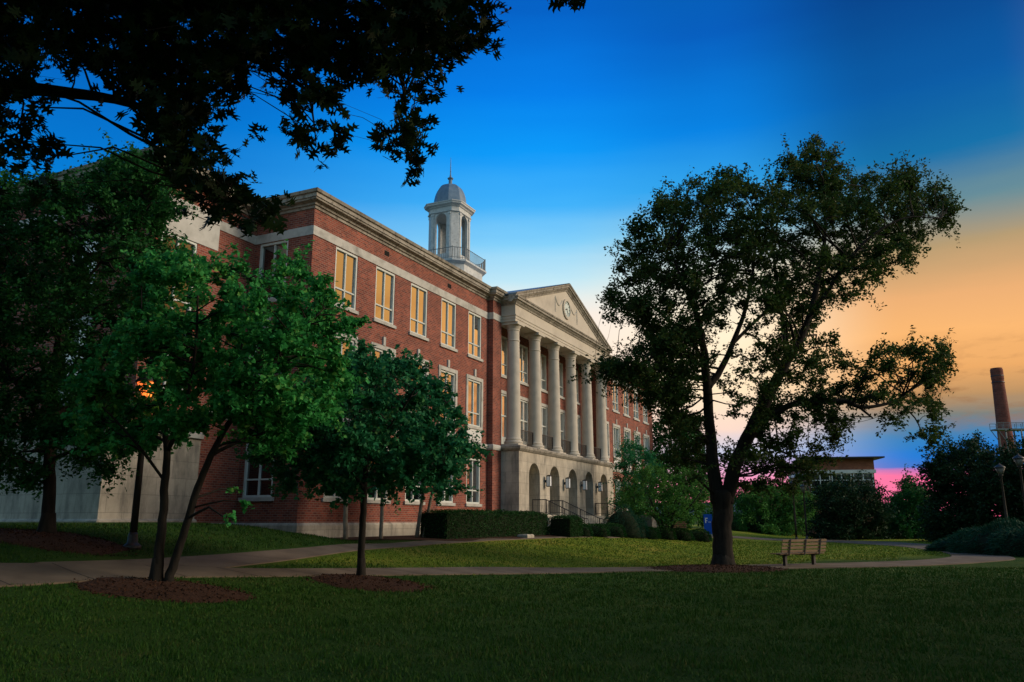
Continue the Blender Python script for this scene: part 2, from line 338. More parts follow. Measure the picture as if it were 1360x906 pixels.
WALKS = []
def interp(line, n):
    P = np.array([p[:2] for p in line], float); L = np.r_[0, np.cumsum(np.hypot(*np.diff(P, axis=0).T))]
    tt = np.linspace(0, L[-1], n)
    # smoothed
    x = np.interp(tt, L, P[:, 0]); y = np.interp(tt, L, P[:, 1])
    k = max(1, n//40); ker = np.ones(2*k+1)/(2*k+1)
    def sf(a): return np.convolve(np.r_[[a[0]]*k, a, [a[-1]]*k], ker, 'valid')
    return np.stack([sf(x), sf(y)], 1)
def walk(name, A, B, lift, n=160, across=6, joint=1.6):
    A = interp(A, n); B = interp(B, n); mb = MB()
    WALKS.append((A, B))
    def pt(i, j, dz):
        p = A[i]*(1-j/across)+B[i]*j/across; return (p[0], p[1], float(gz(p[0], p[1]))+dz)
    for i in range(n-1):
        for j in range(across): mb.face([pt(i, j, lift), pt(i, j+1, lift), pt(i+1, j+1, lift), pt(i+1, j, lift)])
        for j in (0, across): mb.face([pt(i, j, lift), pt(i+1, j, lift), pt(i+1, j, -.08), pt(i, j, -.08)])
    # control joints: narrow dark grooves cut across the walk
    o = mb.build(name, 'concrete'); tag(o, kind='structure')
    C = (A+B)/2; L = np.r_[0, np.cumsum(np.hypot(*np.diff(C, axis=0).T))]
    gm = MB()
    for d in np.arange(joint, L[-1], joint):
        i = int(np.searchsorted(L, d)); i = min(i, n-2)
        t = (C[i+1]-C[i]); t = t/np.hypot(*t)*.009
        for j in range(across):
            a = A[i]*(1-j/across)+B[i]*j/across; bb = A[i]*(1-(j+1)/across)+B[i]*(j+1)/across
            gm.face([(*(p+sg*t), float(gz(*p))+lift+.004) for p, sg in ((a, -1), (bb, -1), (bb, 1), (a, 1))])
    tag(gm.build('path_joints', 'dark'), kind='structure')
walk('path', [(-16,9.5),(-10.26,15.25),(-8.93,16.93),(-7.85,17.99),(-6.11,19.21),(-3.58,21.91),(-.68,25.12),(3.73,28.5),(7.46,30.0),(12.01,31.44),(15.69,33.14),(17.9,34.9),(19.9,37.2),(20.9,39.5)],
     [(-14,7.6),(-8.6,13.97),(-8.01,15.26),(-7.24,16.63),(-5.75,18.13),(-3.36,20.6),(-.63,23.29),(3.35,26.4),(6.67,27.22),(10.87,28.49),(13.9,29.41),(17.2,31.3),(21.2,34.6),(23.3,38.9)], .030)
walk('path_to_entrance', [(-9.6,16.2),(-8.3,18.4),(-7.4,20.5),(-5.9,24.5),(-3.6,31.8),(-1.36,37.22),(1.6,43.2),(3.4,46.6)],
     [(-7.3,16.9),(-6.6,19.0),(-5.9,21.2),(-4.9,24.9),(-3.0,30.6),(-.9,35.6),(2.3,42.0),(4.6,45.8)], .024)
walk('far_path', [(23.3,38.7),(26.25,45.63),(28.6,54.5),(29.2,64),(25.4,72.5),(18.84,68.53),(13.5,62.29),(6.5,52.5),(4.0,47.6)],
     [(20.9,39.3),(22.61,43.45),(24.6,52.2),(24.3,61.04),(22.3,66.79),(17.82,64.84),(14.56,60.54),(8.1,51.2),(5.2,45.9)], .027, n=200)
# low blue hills on the horizon
mb = MB(); random.seed(3)
for i in range(60):
    a0 = R(-75+i*2.75); a1 = R(-75+(i+1)*2.75)
    h = lambda k: 38+26*math.sin(k*.43)+16*math.sin(k*1.1+1)
    def hp(a, r, z): return (r*math.sin(a), r*math.cos(a), z)
    mb.face([hp(a0, 1900, -2), hp(a1, 1900, -2), hp(a1, 2200, h(i+1)), hp(a0, 2200, h(i))])
    mb.face([hp(a0, 2200, h(i)), hp(a1, 2200, h(i+1)), hp(a1, 2600, -2), hp(a0, 2600, -2)])
tag(mb.build('hills', 'hill', smooth=True), kind='structure')

# ------------------------------------------------------------------ the hall
BL = empty('campus_hall', (X0, Y0, 0), R(90)-AZ, label='long three storey red brick hall with stone columned portico, pediment and roof cupola', cat='building')
def part(mb, name, m, parent=None, smooth=False, loc=None, label=None):
    o = mb.build(name, m, BL if parent is None else parent, smooth, loc)
    if label: o['label'] = label
    return o
PM = lambda b0: (lambda u, v, w: (u, b0+w, v))        # wall facing the lawn
PR = lambda s0: (lambda u, v, w: (s0+w, u, v))        # wall facing the viewer end-on
def wall(mb, P, u0, u1, z0, z1, ops=(), depth=.22):
    us = sorted({u0, u1, *[o[0] for o in ops], *[o[1] for o in ops]}); zs = sorted({z0, z1, *[o[2] for o in ops], *[o[3] for o in ops]})
    for a, b in zip(us, us[1:]):
        for c, d in zip(zs, zs[1:]):
            cu, cz = (a+b)/2, (c+d)/2
            if any(o[0] < cu < o[1] and o[2] < cz < o[3] for o in ops): continue
            mb.face([P(a, c, 0), P(b, c, 0), P(b, d, 0), P(a, d, 0)])
    for a, b, c, d in ops:
        for q in (((a,c),(a,d)), ((a,d),(b,d)), ((b,d),(b,c)), ((b,c),(a,c))):
            mb.face([P(*q[0], 0), P(*q[1], 0), P(*q[1], depth), P(*q[0], depth)])
def pbox(mb, P, u0, u1, z0, z1, w0, w1):
    a = P(u0, z0, w0); b = P(u1, z1, w1)
    mb.box(tuple(min(x, y) for x, y in zip(a, b)), tuple(max(x, y) for x, y in zip(a, b)))
def offs(path, closed=False):
    n = len(path); out = []
    for i, p in enumerate(path):
        ds = []
        if i > 0 or closed: a = path[i-1]; ds.append((p[0]-a[0], p[1]-a[1]))
        if i < n-1 or closed: c = path[(i+1) % n]; ds.append((c[0]-p[0], c[1]-p[1]))
        ns = []
        for dx, dy in ds:
            l = math.hypot(dx, dy); ns.append((dy/l, -dx/l))
        if len(ns) == 2:
            k = 1+ns[0][0]*ns[1][0]+ns[0][1]*ns[1][1]; out.append(((ns[0][0]+ns[1][0])/k, (ns[0][1]+ns[1][1])/k))
        else: out.append(ns[0])
    return out
def sweep(mb, path, prof, closed=False):
    of = offs(path, closed); k0 = len(mb.v); m = len(prof)
    for p, o in zip(path, of):
        for r, z in prof: mb.v.append((p[0]+o[0]*r, p[1]+o[1]*r, z))
    n = len(path)
    for i in range(n if closed else n-1):
        j = (i+1) % n
        for a in range(m):
            b = (a+1) % m; mb.f.append((k0+i*m+a, k0+j*m+a, k0+j*m+b, k0+i*m+b))
    if not closed:
        mb.f.append(tuple(k0+a for a in range(m))); mb.f.append(tuple(k0+(n-1)*m+a for a in reversed(range(m))))

SA, SB = -1.54, 49.54            # ends of the long facade
PVB, RB = 2.8, 3.13              # pavilion face, recessed face
PV0, PV1, PB0 = -7.1, -3.95, -8.0     # upper pavilion corner, inner corner, wider stone ground storey
DEEP = 17.0
ZB, ZL0, ZL1, ZBD0, ZBD1, ZBT = 1.52, 5.55, 5.85, 13.22, 13.62, 14.42
WS = [.79+3*k for k in range(5)]; WN = [48-s for s in WS]
ops = []
H3, H2, H1 = (10.66, 13.2), (6.72, 9.32), (2.5, 4.95)
for s in WS+WN:
    ops += [(s-.79, s+.79, *H3), (s-.79, s+.79, *H2), (s-.79, s+.79, *H1)]
opL = [o for o in ops if o[0] < 20]; opR = [o for o in ops if o[0] > 20]
mb = MB()
wall(mb, PM(0), SA, 14.4, ZB, ZBT, opL); part(mb, 'brick_wall', 'brick'); mb = MB(); wall(mb, PM(0), 33.6, SB, ZB, ZBT, opR)
part(mb, 'brick_wall', 'brick')
for a in (14.4, 32.5): mb = MB(); mb.box((a, -.35, ZB-.6), (a+1.1, .6, ZBT)); part(mb, 'brick_pier', 'brick')
# end-on return wall
RW = [(1.3, 2.84, *h) for h in (H3, H2, H1)]
mb = MB(); wall(mb, PR(SA), 0, RB, ZB, ZBT, RW); wall(mb, PM(RB), PV1, SA, ZB, ZBT); part(mb, 'brick_wall', 'brick')
# end pavilion
mb = MB()
PW = [(-6.65, -4.95, 6.3, 12.15)]
wall(mb, PM(PVB), PV0, PV1, 4.85, ZBT, PW)
wall(mb, PR(PV0), PVB, DEEP, 4.85, ZBT, [(5.6, 7.1, 9.9, 12.4), (5.6, 7.1, 6.3, 9.0)])
mb.face([(PV1, PVB, ZB), (PV1, RB, ZB), (PV1, RB, ZBT), (PV1, PVB, ZBT)])
part(mb, 'pavilion_wall', 'brick')
mb = MB(); mb.box((PB0-.06, PVB-.06, .6), (PV1-.05, 16.9, 4.85)); part(mb, 'pavilion_stone_base', 'stone', label='pale limestone ground storey of the end pavilion')
mb = MB(); sweep(mb, [(PB0-.06, DEEP), (PB0-.06, PVB-.06), (PV1-.02, PVB-.06)], [(0, 4.6), (.1, 4.62), (.12, 4.8), (0, 4.87)]); part(mb, 'pavilion_stone_moulding', 'trim'); mb = MB()
sweep(mb, [(PB0-.06, DEEP), (PB0-.06, PVB-.06), (PV1-.02, PVB-.06)], [(0, 1.0), (.10, 1.0), (.10, 1.60), (0, 1.66)])
part(mb, 'pavilion_stone_moulding', 'stone')
# far end and rear
mb = MB(); mb.face([(SB, 0, 0), (SB, DEEP, 0), (SB, DEEP, ZBT), (SB, 0, ZBT)]); mb.face([(SB, DEEP, 0), (PV0, DEEP, 0), (PV0, DEEP, ZBT), (SB, DEEP, ZBT)])
part(mb, 'rear_wall', 'brick')
# foundation
mb = MB()
F1 = [(PV1, RB), (SA, RB), (SA, 0), (14.4, 0), (14.4, -.35), (15.5, -.35)]; F2 = [(32.5, -.35), (33.6, -.35), (33.6, 0), (SB, 0), (SB, DEEP)]
for Fp in (F1, F2): mb = MB(); sweep(mb, Fp, [(-.3, .3), (.14, .3), (.14, 1.42), (.05, ZB), (-.3, ZB)]); part(mb, 'foundation', 'stone')
# string course at the second floor and band under the brick frieze
mb = MB()
for Fp in (F1, F2): mb = MB(); sweep(mb, Fp, [(-.1, ZL0), (.06, ZL0), (.1, ZL0+.1), (.1, ZL1-.08), (.04, ZL1), (-.1, ZL1)]); part(mb, 'string_course', 'trim')
mb = MB(); P3 = [(PV0, DEEP), (PV0, PVB), (PV1, PVB), (PV1, RB), (SA, RB), (SA, 0), (14.4, 0), (14.4, -.35), (15.5, -.35)]
for Fp in (P3, F2): mb = MB(); sweep(mb, Fp, [(-.1, ZBD0), (.035, ZBD0), (.035, ZBD1), (-.1, ZBD1)]); part(mb, 'band_course', 'trim')
mb = MB(); wall(mb, PM(PVB-.03), PV0-.02, PV1+.03, 12.15, 13.19); mb.face([(PV1+.03, PVB-.03, 12.15), (PV1+.03, RB, 12.15), (PV1+.03, RB, 13.19), (PV1+.03, PVB-.03, 13.19)]); mb.face([(PV0-.02, PVB-.03, 12.15), (PV1+.03, PVB-.03, 12.15), (PV1+.03, PVB+.2, 12.15), (PV0-.02, PVB+.2, 12.15)])
part(mb, 'pavilion_frieze', 'trim')
CP = [(-.2, 14.38), (.05, 14.38), (.08, 14.50), (.14, 14.50), (.16, 14.58), (.34, 14.64), (.36, 14.72), (.40, 14.72), (.40, 14.88), (.47, 14.90), (.52, 15.02), (-.2, 15.06)]
mb = MB()
for Fp in (P3, F2): mb = MB(); sweep(mb, Fp, CP); part(mb, 'cornice', 'cornice')
mb = MB(); mb.face([(PV0, PVB, 15.03), (PV1, PVB, 15.03), (PV1, DEEP, 15.03), (PV0, DEEP, 15.03)]); mb.face([(PV1, RB, 15.03), (SA, RB, 15.03), (SA, DEEP, 15.03), (PV1, DEEP, 15.03)]); mb.face([(SA, 0, 15.03), (SB, 0, 15.03), (SB, DEEP, 15.03), (SA, DEEP, 15.03)])
part(mb, 'flat_roof', 'roof')
# vents in the frieze
for s in (3.8, 9.8, 38.2, 44.2):
    mb = MB(); pbox(mb, PM(0), s-.19, s+.19, 13.92, 14.15, -.012, .02); part(mb, 'vent', 'dark')

# windows: frame is the part, pane / sill / keystone are its sub-parts
def window(P, kind, w=.79):
    """centred on u=0, z from 0"""
    fr, pa, si = MB(), MB(), MB(); ex = []
    h = {3: 2.54, 2: 2.60, 1: 2.45, 5: 5.85}[kind]; nlt = 2
    t = .06
    pbox(fr, P, -w, w, h-.10, h, .02, .14); pbox(fr, P, -w, w, 0, .09, .02, .14)
    pbox(fr, P, -w, -w+t+.03, .09, h-.10, .02, .14); pbox(fr, P, w-t-.03, w, .09, h-.10, .02, .14)
    a0, a1 = -w+t+.03, w-t-.03
    for k in range(1, nlt):
        c = a0+(a1-a0)*k/nlt; pbox(fr, P, c-.035, c+.035, .09, h-.10, .05, .135)
    trs = [h*.29] if kind != 5 else [h*.15, h*.44, h*.58]
    edges = [a0]+[a0+(a1-a0)*k/nlt for k in range(1, nlt)]+[a1]
    for z in trs:
        for x, y in zip(edges, edges[1:]):
            pbox(fr, P, x+(.035 if x != a0 else 0), y-(.035 if y != a1 else 0), z-.032, z+.032, .055, .13)
    # panes, each light tipped a hair differently like real glazing
    rg = random.Random(int(w*100)+kind)
    zs = [.09]+trs+[h-.1]
    for x, y in zip(edges, edges[1:]):
        for z0, z1 in zip(zs, zs[1:]):
            e = [rg.uniform(-.003, .003) for _ in range(4)]
            pa.face([P(x, z0, .11+e[0]), P(y, z0, .11+e[1]), P(y, z1, .11+e[2]), P(x, z1, .11+e[3])])
    pbox(si, P, -w-.12, w+.12, -.15, -.002, -.09, .16)
    if kind == 2:
        ex.append(('surround', 'trim', [(-w-.2, -w-.002, -.0, h), (w+.002, w+.2, -.0, h), (-w-.2, w+.2, h+.002, h+.2)], -.05, .05))
        ex.append(('keystone', 'trim', [(-.09, .09, h+.204, h+.62)], -.08, .05))
        ex.append(('spandrel_panel', 'panelw', [(-w-.08, w+.08, -.72, -.152)], -.03, .05))
        ex.append(('bracket', 'panelw', [(-w-.02, w+.02, -.845, -.74)], -.05, .05))
    fo = fr.build('window', 'frame', BL); po = pa.build('pane', 'glass', fo); so = si.build('sill', 'trim', fo)
    kids = [po, so]
    for nme, m, bs, w0, w1 in ex:
        q = MB()
        for b in bs: pbox(q, P, b[0], b[1], b[2], b[3], w0, w1)
        kids.append(q.build(nme, m, fo))
    return reg(fo, *kids)
def place(proto, spots):
    for i, l in enumerate(spots):
        o = proto if i == 0 else copy_tree(proto, BL)
        o.location = l
w3, w2, w1 = window(PM(0), 3), window(PM(0), 2), window(PM(0), 1)
place(w3, [(s, 0, H3[0]) for s in WS+WN]); place(w2, [(s, 0, H2[0]) for s in WS+WN]); place(w1, [(s, 0, H1[0]) for s in WS+WN])
r3, r2, r1 = window(PR(0), 3, .77), window(PR(0), 2, .77), window(PR(0), 1, .77)
place(r3, [(SA, 2.07, H3[0])]); place(r2, [(SA, 2.07, H2[0])]); place(r1, [(SA, 2.07, H1[0])])
big = window(PM(0), 5, .85); place(big, [(-5.8, PVB, 6.3)])
q3, q2 = window(PR(0), 3, .75), window(PR(0), 2, .75)
place(q3, [(PV0, 6.35, 9.9)]); place(q2, [(PV0, 6.35, 6.3)])
# dark rooms behind every opening
mb = MB()
mb.box((SA+.23, .23, 1.6), (14.3, 3, 14.3)); mb.box((33.7, .23, 1.6), (SB-.2, 3, 14.3)); mb.box((SA+.23, .5, 1.6), (SA+1, 3, 14.3)); mb.box((PV0+.23, PVB+.23, 4.9), (PV1-.2, 9, 14.3))
part(mb, 'room_interior', 'dark')

# portico -------------------------------------------------------------
PF, PA, PZ = -1.5, 15.5, 32.5
CEN = [24+3.16*(k-2) for k in range(5)]
mb = MB(); FL, SPR, AR = 1.95, 4.15, .8
P = PM(PF); edges = [PA]+[x for c in CEN for x in (c-AR, c+AR)]+[PZ]
for i in range(0, len(edges), 2):
    a, b = edges[i], edges[i+1]; mb.face([P(a, .4, 0), P(b, .4, 0), P(b, ZL0, 0), P(a, ZL0, 0)])
NA = 16
for c in CEN:
    mb.face([P(c-AR, .4, 0), P(c+AR, .4, 0), P(c+AR, FL-.02, 0), P(c-AR, FL-.02, 0)])
    pts = [(c-AR*math.cos(math.pi*k/NA), SPR+AR*math.sin(math.pi*k/NA)) for k in range(NA+1)]
    for (xa, za), (xb, zb) in zip(pts, pts[1:]):
        mb.face([P(xa, za, 0), P(xb, zb, 0), P(xb, ZL0, 0), P(xa, ZL0, 0)])
        mb.face([P(xa, za, 0), P(xa, za, 1.2), P(xb, zb, 1.2), P(xb, zb, 0)])
    for x in (c-AR, c+AR): mb.face([P(x, FL, 0), P(x, SPR, 0), P(x, SPR, 1.2), P(x, FL, 1.2)])
mb.face([(PA, PF, .4), (PA, -.35, .4), (PA, -.35, ZL0), (PA, PF, ZL0)]); mb.face([(PZ, PF, .4), (PZ, -.35, .4), (PZ, -.35, ZL0), (PZ, PF, ZL0)])
part(mb, 'arcade_podium', 'stone', label='stained limestone podium with five round arches')
mb = MB(); mb.box((PA+.02, -.3, .4), (PZ-.02, .5, ZL0)); part(mb, 'entry_wall', 'stone')
mb = MB(); mb.box((PA+.05, PF+.02, 1.6), (PZ-.05, -.32, FL)); part(mb, 'entry_floor', 'stone2')
mb = MB(); sweep(mb, [(PA, -.35), (PA, PF), (PZ, PF), (PZ, -.35)], [(-.3, ZL0), (.06, ZL0), (.16, ZL0+.12), (.18, ZL1-.06), (.12, ZL1), (-1.2, ZL1)])
part(mb, 'podium_ledge', 'cornice', label='lichen stained stone ledge above the arches')
mb = MB(); mb.box((PA+.02, -1.35, 5.6), (PZ-.02, .65, 5.87)); part(mb, 'loggia_floor', 'stone2')
CA = -.87; CX = [24+3.16*(k-2.5) for k in range(6)]
rr, zt0 = .42, 13.25
prof = [(.56, 0), (.56, .12), (.53, .13), (.56, .19), (.53, .27), (.47, .29), (.47, .33), (.49, .38), (.45, .43), (rr, .5)]
H = zt0-ZL1-.02
for k in range(1, 12):
    u = k/11; prof.append((rr-(.065)*u**1.6, .5+(H-1.15-.5)*u))
r1_ = rr-.065
prof += [(r1_+.03, H-1.12), (r1_+.03, H-1.07), (r1_, H-1.04), (r1_, H-.50), (r1_+.03, H-.47), (r1_+.03, H-.42), (r1_+.01, H-.40), (r1_+.10, H-.20), (r1_+.13, H-.16)]
mbc = MB(); mbc.lathe(prof, n=32); mbc.box((-.52, -.52, H-.16), (.52, .52, H)); mbc.box((-.58, -.58, -.02), (.58, .58, .08))
c0 = mbc.build('column', 'stone2', BL)
sm_flags = [len(p.vertices) == 4 and abs(p.normal.z) < .7 for p in c0.data.polygons]; c0.data.polygons.foreach_set('use_smooth', sm_flags)
try:
    c0.data.set_sharp_from_angle(angle=R(35))
except Exception: pass
for i, x in enumerate(CX):
    o = c0 if i == 0 else c0.copy()
    if i: COL.objects.link(o)
    o.location = (x, CA, ZL1+.02)
# loggia back wall
mb = MB(); LB = .65; lo = []
for c in CEN: lo += [(c-.79, c+.79, 10.45, 13.0), (c-.79, c+.79, 5.9, 9.3)]
wall(mb, PM(LB), PA-.3, PZ+.3, 5.87, 13.6, lo)
mb.face([(PA+.003, -.35, 5.87), (PA+.003, LB, 5.87), (PA+.003, LB, 13.6), (PA+.003, -.35, 13.6)]); mb.face([(PZ-.003, -.35, 5.87), (PZ-.003, LB, 5.87), (PZ-.003, LB, 13.6), (PZ-.003, -.35, 13.6)])
part(mb, 'loggia_wall', 'brick')
mb = MB(); mb.box((PA, LB+.24, 5.9), (PZ, 3.0, 13.5)); part(mb, 'room_interior', 'dark')
for c in CEN:
    o = copy_tree(w3, BL); o.location = (c, LB, 10.45)
fd = []
fr, pa = MB(), MB(); Pq = PM(0); h = 3.4
for u0, u1, z0, z1 in ((-.79, -.69, 0, h), (.69, .79, 0, h), (-.69, .69, h-.1, h), (-.69, .69, 2.0, 2.09), (-.04, .04, 0, 2.0), (-.04, .04, 2.09, h-.1)): pbox(fr, Pq, u0, u1, z0, z1, .02, .14)
for u0, u1 in ((-.69, -.04), (.04, .69)):
    pbox(fr, Pq, u0, u1, 0, .75, .06, .12)
    for z0, z1 in ((.75, 2.0), (2.09, h-.1)): pa.face([Pq(u0, z0, .1), Pq(u1, z0, .1), Pq(u1, z1, .1), Pq(u0, z1, .1)])
sr = MB()
for u0, u1, z0, z1 in ((-.98, -.79, 0, h), (.79, .98, 0, h), (-.98, .98, h, h+.2)): pbox(sr, Pq, u0, u1, z0, z1, -.05, .04)
dr = fr.build('balcony_door', 'frame', BL); reg(dr, pa.build('pane', 'glass', dr), sr.build('surround', 'trim', dr))
place(dr, [(c, LB, 5.9) for c in CEN])
# balcony railings between the columns
mb = MB(); 
mb.box((-1.14, -.02, 1.02), (1.14, .02, 1.06)); mb.box((-1.14, -.015, .12), (1.14, .015, .15))
for k in range(20): x = -1.12+2.24*k/19; mb.box((x-.010, -.010, .15), (x+.010, .010, 1.02))
for k in (-1, 1): mb.box((k*1.12-.025, -.025, 0), (k*1.12+.025, .025, 1.06))
rl = mb.build('balcony_railing', 'iron', BL); reg(rl); place(rl, [(c, CA-.05, ZL1+.02) for c in CEN])
# entablature
mb = MB(); EF = [(PA, -.35), (PA, -1.28), (PZ, -1.28), (PZ, -.35)]
sweep(mb, EF, [(-.8, 13.25), (0, 13.25), (0, 13.42), (.03, 13.42), (.03, 13.56), (.07, 13.6), (.07, 13.66), (0, 13.68), (0, 14.28), (-.8, 14.28)])
mb.box((PA+.05, -1.2, 13.5), (PZ-.05, .6, 14.3))
part(mb, 'entablature', 'stone2', label='plain pale stone beam carried by the columns')
mb = MB(); HC = [(-.5, 14.28), (.05, 14.28), (.08, 14.36), (.18, 14.44), (.20, 14.5), (.30, 14.52), (.30, 14.64), (.35, 14.66), (.38, 14.74), (-.5, 14.76)]
sweep(mb, EF, HC); part(mb, 'entablature_cornice', 'cornice')
# pediment
AP = 17.55; hw = (PZ-PA)/2
mb = MB(); mb.face([(PA, -1.22, 14.76), (PZ, -1.22, 14.76), (24, -1.22, AP)]); part(mb, 'pediment', 'stone2', label='triangular pale stone gable with clock and carved swags')
mb = MB(); sl = (AP-14.76)/hw
rprof = [(-.25, -.30), (.02, -.30), (.05, -.20), (.14, -.12), (.16, -.06), (.24, -.04), (.24, .08), (.29, .10), (.32, .20), (-.25, .22)]
for sx in (-1, 1):
    x0_, z0_ = 24+sx*(hw+.36), 14.74-.36*sl+.08; x1_, z1_ = 24, AP+.08
    k0 = len(mb.v); m_ = len(rprof)
    for X, Z in ((x0_, z0_), (x1_, z1_)):
        for r, z in rprof: mb.v.append((X, -1.24-r, Z+z*1.03))
    for a in range(m_): b = (a+1) % m_; mb.f.append((k0+a, k0+b, k0+m_+b, k0+m_+a))
    mb.f.append(tuple(k0+a for a in range(m_)))
part(mb, 'raking_cornice', 'cornice')
mb = MB(); e = .38; zr = 14.70-.38*sl+.30
for sx in (-1, 1):
    a = (24+sx*(hw+e), -1.5, zr+.02); b = (24, -1.5, AP+.34); c = (24, 9, AP+.34); d_ = (24+sx*(hw+e), 9, zr+.02)
    mb.face([a, b, c, d_]); mb.face([(p[0], p[1], p[2]-.06) for p in (a, d_, c, b)]); mb.face([a, d_, (d_[0], d_[1], d_[2]-.06), (a[0], a[1], a[2]-.06)])
part(mb, 'portico_roof', 'lead')
mb = MB(); mb.box((PA-.1, -.34, 13.6), (PA+.2, 3, 15.0)); mb.box((PZ-.2, -.34, 13.6), (PZ+.1, 3, 15.0)); part(mb, 'portico_flank', 'stone2')
# clock
def ydisc(mb, c, r0, r1, y0, y1, n=32, sx=1.0, sz=1.0):
    for k in range(n):
        a, b = 2*math.pi*k/n, 2*math.pi*(k+1)/n
        f = lambda th, r, y: (c[0]+r*math.cos(th)*sx, y, c[2]+r*math.sin(th)*sz)
        if r0 > 0:
            mb.face([f(a, r0, y0), f(b, r0, y0), f(b, r1, y0), f(a, r1, y0)]); mb.face([f(a, r0, y0), f(b, r0, y0), f(b, r0, y1), f(a, r0, y1)])
        else: mb.face([f(a, 0, y0), f(a, r1, y0), f(b, r1, y0)])
        mb.face([f(a, r1, y0), f(b, r1, y0), f(b, r1, y1), f(a, r1, y1)])
CZ = 16.02
mb = MB(); ydisc(mb, (24, 0, CZ), .56, .72, -1.32, -1.22); ck = part(mb, 'clock', 'stone2')
mb = MB(); ydisc(mb, (24, 0, CZ), 0, .56, -1.26, -1.22); fo = mb.build('clock_face', 'clock', ck)
mb = MB()
for k in range(12):
    a = math.pi*k/6; Mx = Matrix.Translation((24, -1.275, CZ)) @ Matrix.Rotation(a, 4, 'Y'); mb.box((-.02, 0, .40), (.02, .012, .52), Mx)
for a, l, w_ in ((R(150), .40, .022), (R(255), .28, .03)):
    Mx = Matrix.Translation((24, -1.29, CZ)) @ Matrix.Rotation(a, 4, 'Y'); mb.box((-w_, 0, -.06), (w_, .012, l), Mx)
mb.lathe([(.05, 0), (.05, .01)], n=8); mb.v[-16:] = [(24+x, -1.295+z, CZ+y) for x, y, z in mb.v[-16:]]
mb.build('clock_hands', 'iron', ck)
for sx in (-1, 1):
    mb = MB(); f = lambda u, z: (24+sx*u, -1.235, z)
    mb.tube([f(.80+1.25*t_, CZ+.45-1.5*t_*(1-t_)*1.35+.28*t_*0) for t_ in np.linspace(0, 1, 11)], [.02+.022*math.sin(math.pi*t_) for t_ in np.linspace(0, 1, 11)], 6)
    mb.tube([f(2.05, CZ+.45-k*.14) for k in range(9)], [.03, .028, .024, .027, .03, .03, .028, .022, .015], 6)
    part(mb, 'carved_swag', 'trim')
# wall lanterns on the arcade piers
LX = [(CEN[i]+CEN[i+1])/2 for i in range(4)]
def lantern():
    f = MB(); 
    for z in (-.42, .38): f.box((-.17, -.17, z), (.17, .17, z+.05))
    for x in (-.165, .135):
        for y in (-.165, .135): f.box((x, y, -.37), (x+.03, y+.03, .38))
    f.box((-.06, .17, -.1), (.06, .34, .1)); f.lathe([(.2, .43), (.05, .5)], n=4, ph=math.pi/4)
    f.v = [(x*.78, y*.78, z*.78) for x, y, z in f.v]
    o = f.build('wall_lantern', 'iron', BL); g_ = MB(); g_.box((-.113, -.113, -.287), (.113, .113, .295)); return reg(o, g_.build('lantern_glass', 'lglass', o))
ln = lantern(); place(ln, [(x, PF-.27, 3.95) for x in LX])
o = copy_tree(ln, BL); o.location = (PB0-.34, 8.5, 4.35); o.rotation_euler = (0, 0, R(-90))
# entrance steps with cheek walls and railings
mb = MB(); s0, s1 = 17.0, 31.2; NS = 7
for k in range(NS): mb.box((s0, PF-.9-.34*(k+1), .35), (s1, PF-.9-.34*k+ (0 if k else 0), FL-.02-.155*(k+1)))
mb.box((s0, PF-.9, .35), (s1, PF-.002, FL-.02))
part(mb, 'entry_steps', 'stone2')
for s in (s0-.45, s1+.02): mb = MB(); mb.box((s, PF-3.2, .3), (s+.43, PF-.004, 1.25)); part(mb, 'step_cheek_wall', 'stone')
def stair_rail(s):
    mb = MB(); zt = lambda b: 2.80 if b > -2.4 else 2.80-(-2.4-b)*.455
    bs = [-1.52, -2.4, -4.75]
    for a, c in ((0, 1), (1, 2)):
        mb.tube([(s, bs[a], zt(bs[a])), (s, bs[c], zt(bs[c]))], .026, 6); mb.tube([(s, bs[a], zt(bs[a])-.72), (s, bs[c], zt(bs[c])-.72)], .016, 5)
    for k in range(29):
        b = -1.52-3.2*k/28; mb.tube([(s, b, zt(b)-.72), (s, b, zt(b))], .010, 4)
    for b in (-1.55, -2.4, -3.55, -4.74): mb.tube([(s, b, zt(b)-1.0), (s, b, zt(b)+.02)], .028, 6)
    mb.tube([(s, -4.75, zt(-4.75)), (s, -4.95, zt(-4.75)-.02), (s, -4.98, zt(-4.75)-.14)], .022, 6)
    part(mb, 'stair_railing', 'iron')
for s in (17.3, 19.9, 28.3, 30.9): stair_rail(s)

# cupola ---------------------------------------------------------------
CS, CB = 24.0, 8.3
def chf(a, c, z, cx=CS, cy=CB):
    return [(cx-a+c, cy-a, z), (cx+a-c, cy-a, z), (cx+a, cy-a+c, z), (cx+a, cy+a-c, z), (cx+a-c, cy+a, z), (cx-a+c, cy+a, z), (cx-a, cy+a-c, z), (cx-a, cy-a+c, z)]
mb = MB(); mb.rings([chf(a, c, z) for a, c, z in ((2.3,.7,15), (2.3,.7,18.0), (2.15,.68,18.05), (2.15,.68,19.1), (2.25,.7,19.15), (2.25,.7,19.25), (2.12,.68,19.3), (2.12,.68,19.95), (2.2,.7,20.0), (2.38,.74,20.1), (2.38,.74,20.22), (1.6,.5,20.25))])
cu = part(mb, 'cupola', 'cupola', label='pale painted roof lantern with domed metal cap and spire')
mb = MB()
A, C = 1.30, .42; z0, z1, za = 20.24, 24.9, 23.85
L = chf(A, C, 0); L2 = chf(A-.22, C*.9, 0)
aw = .47
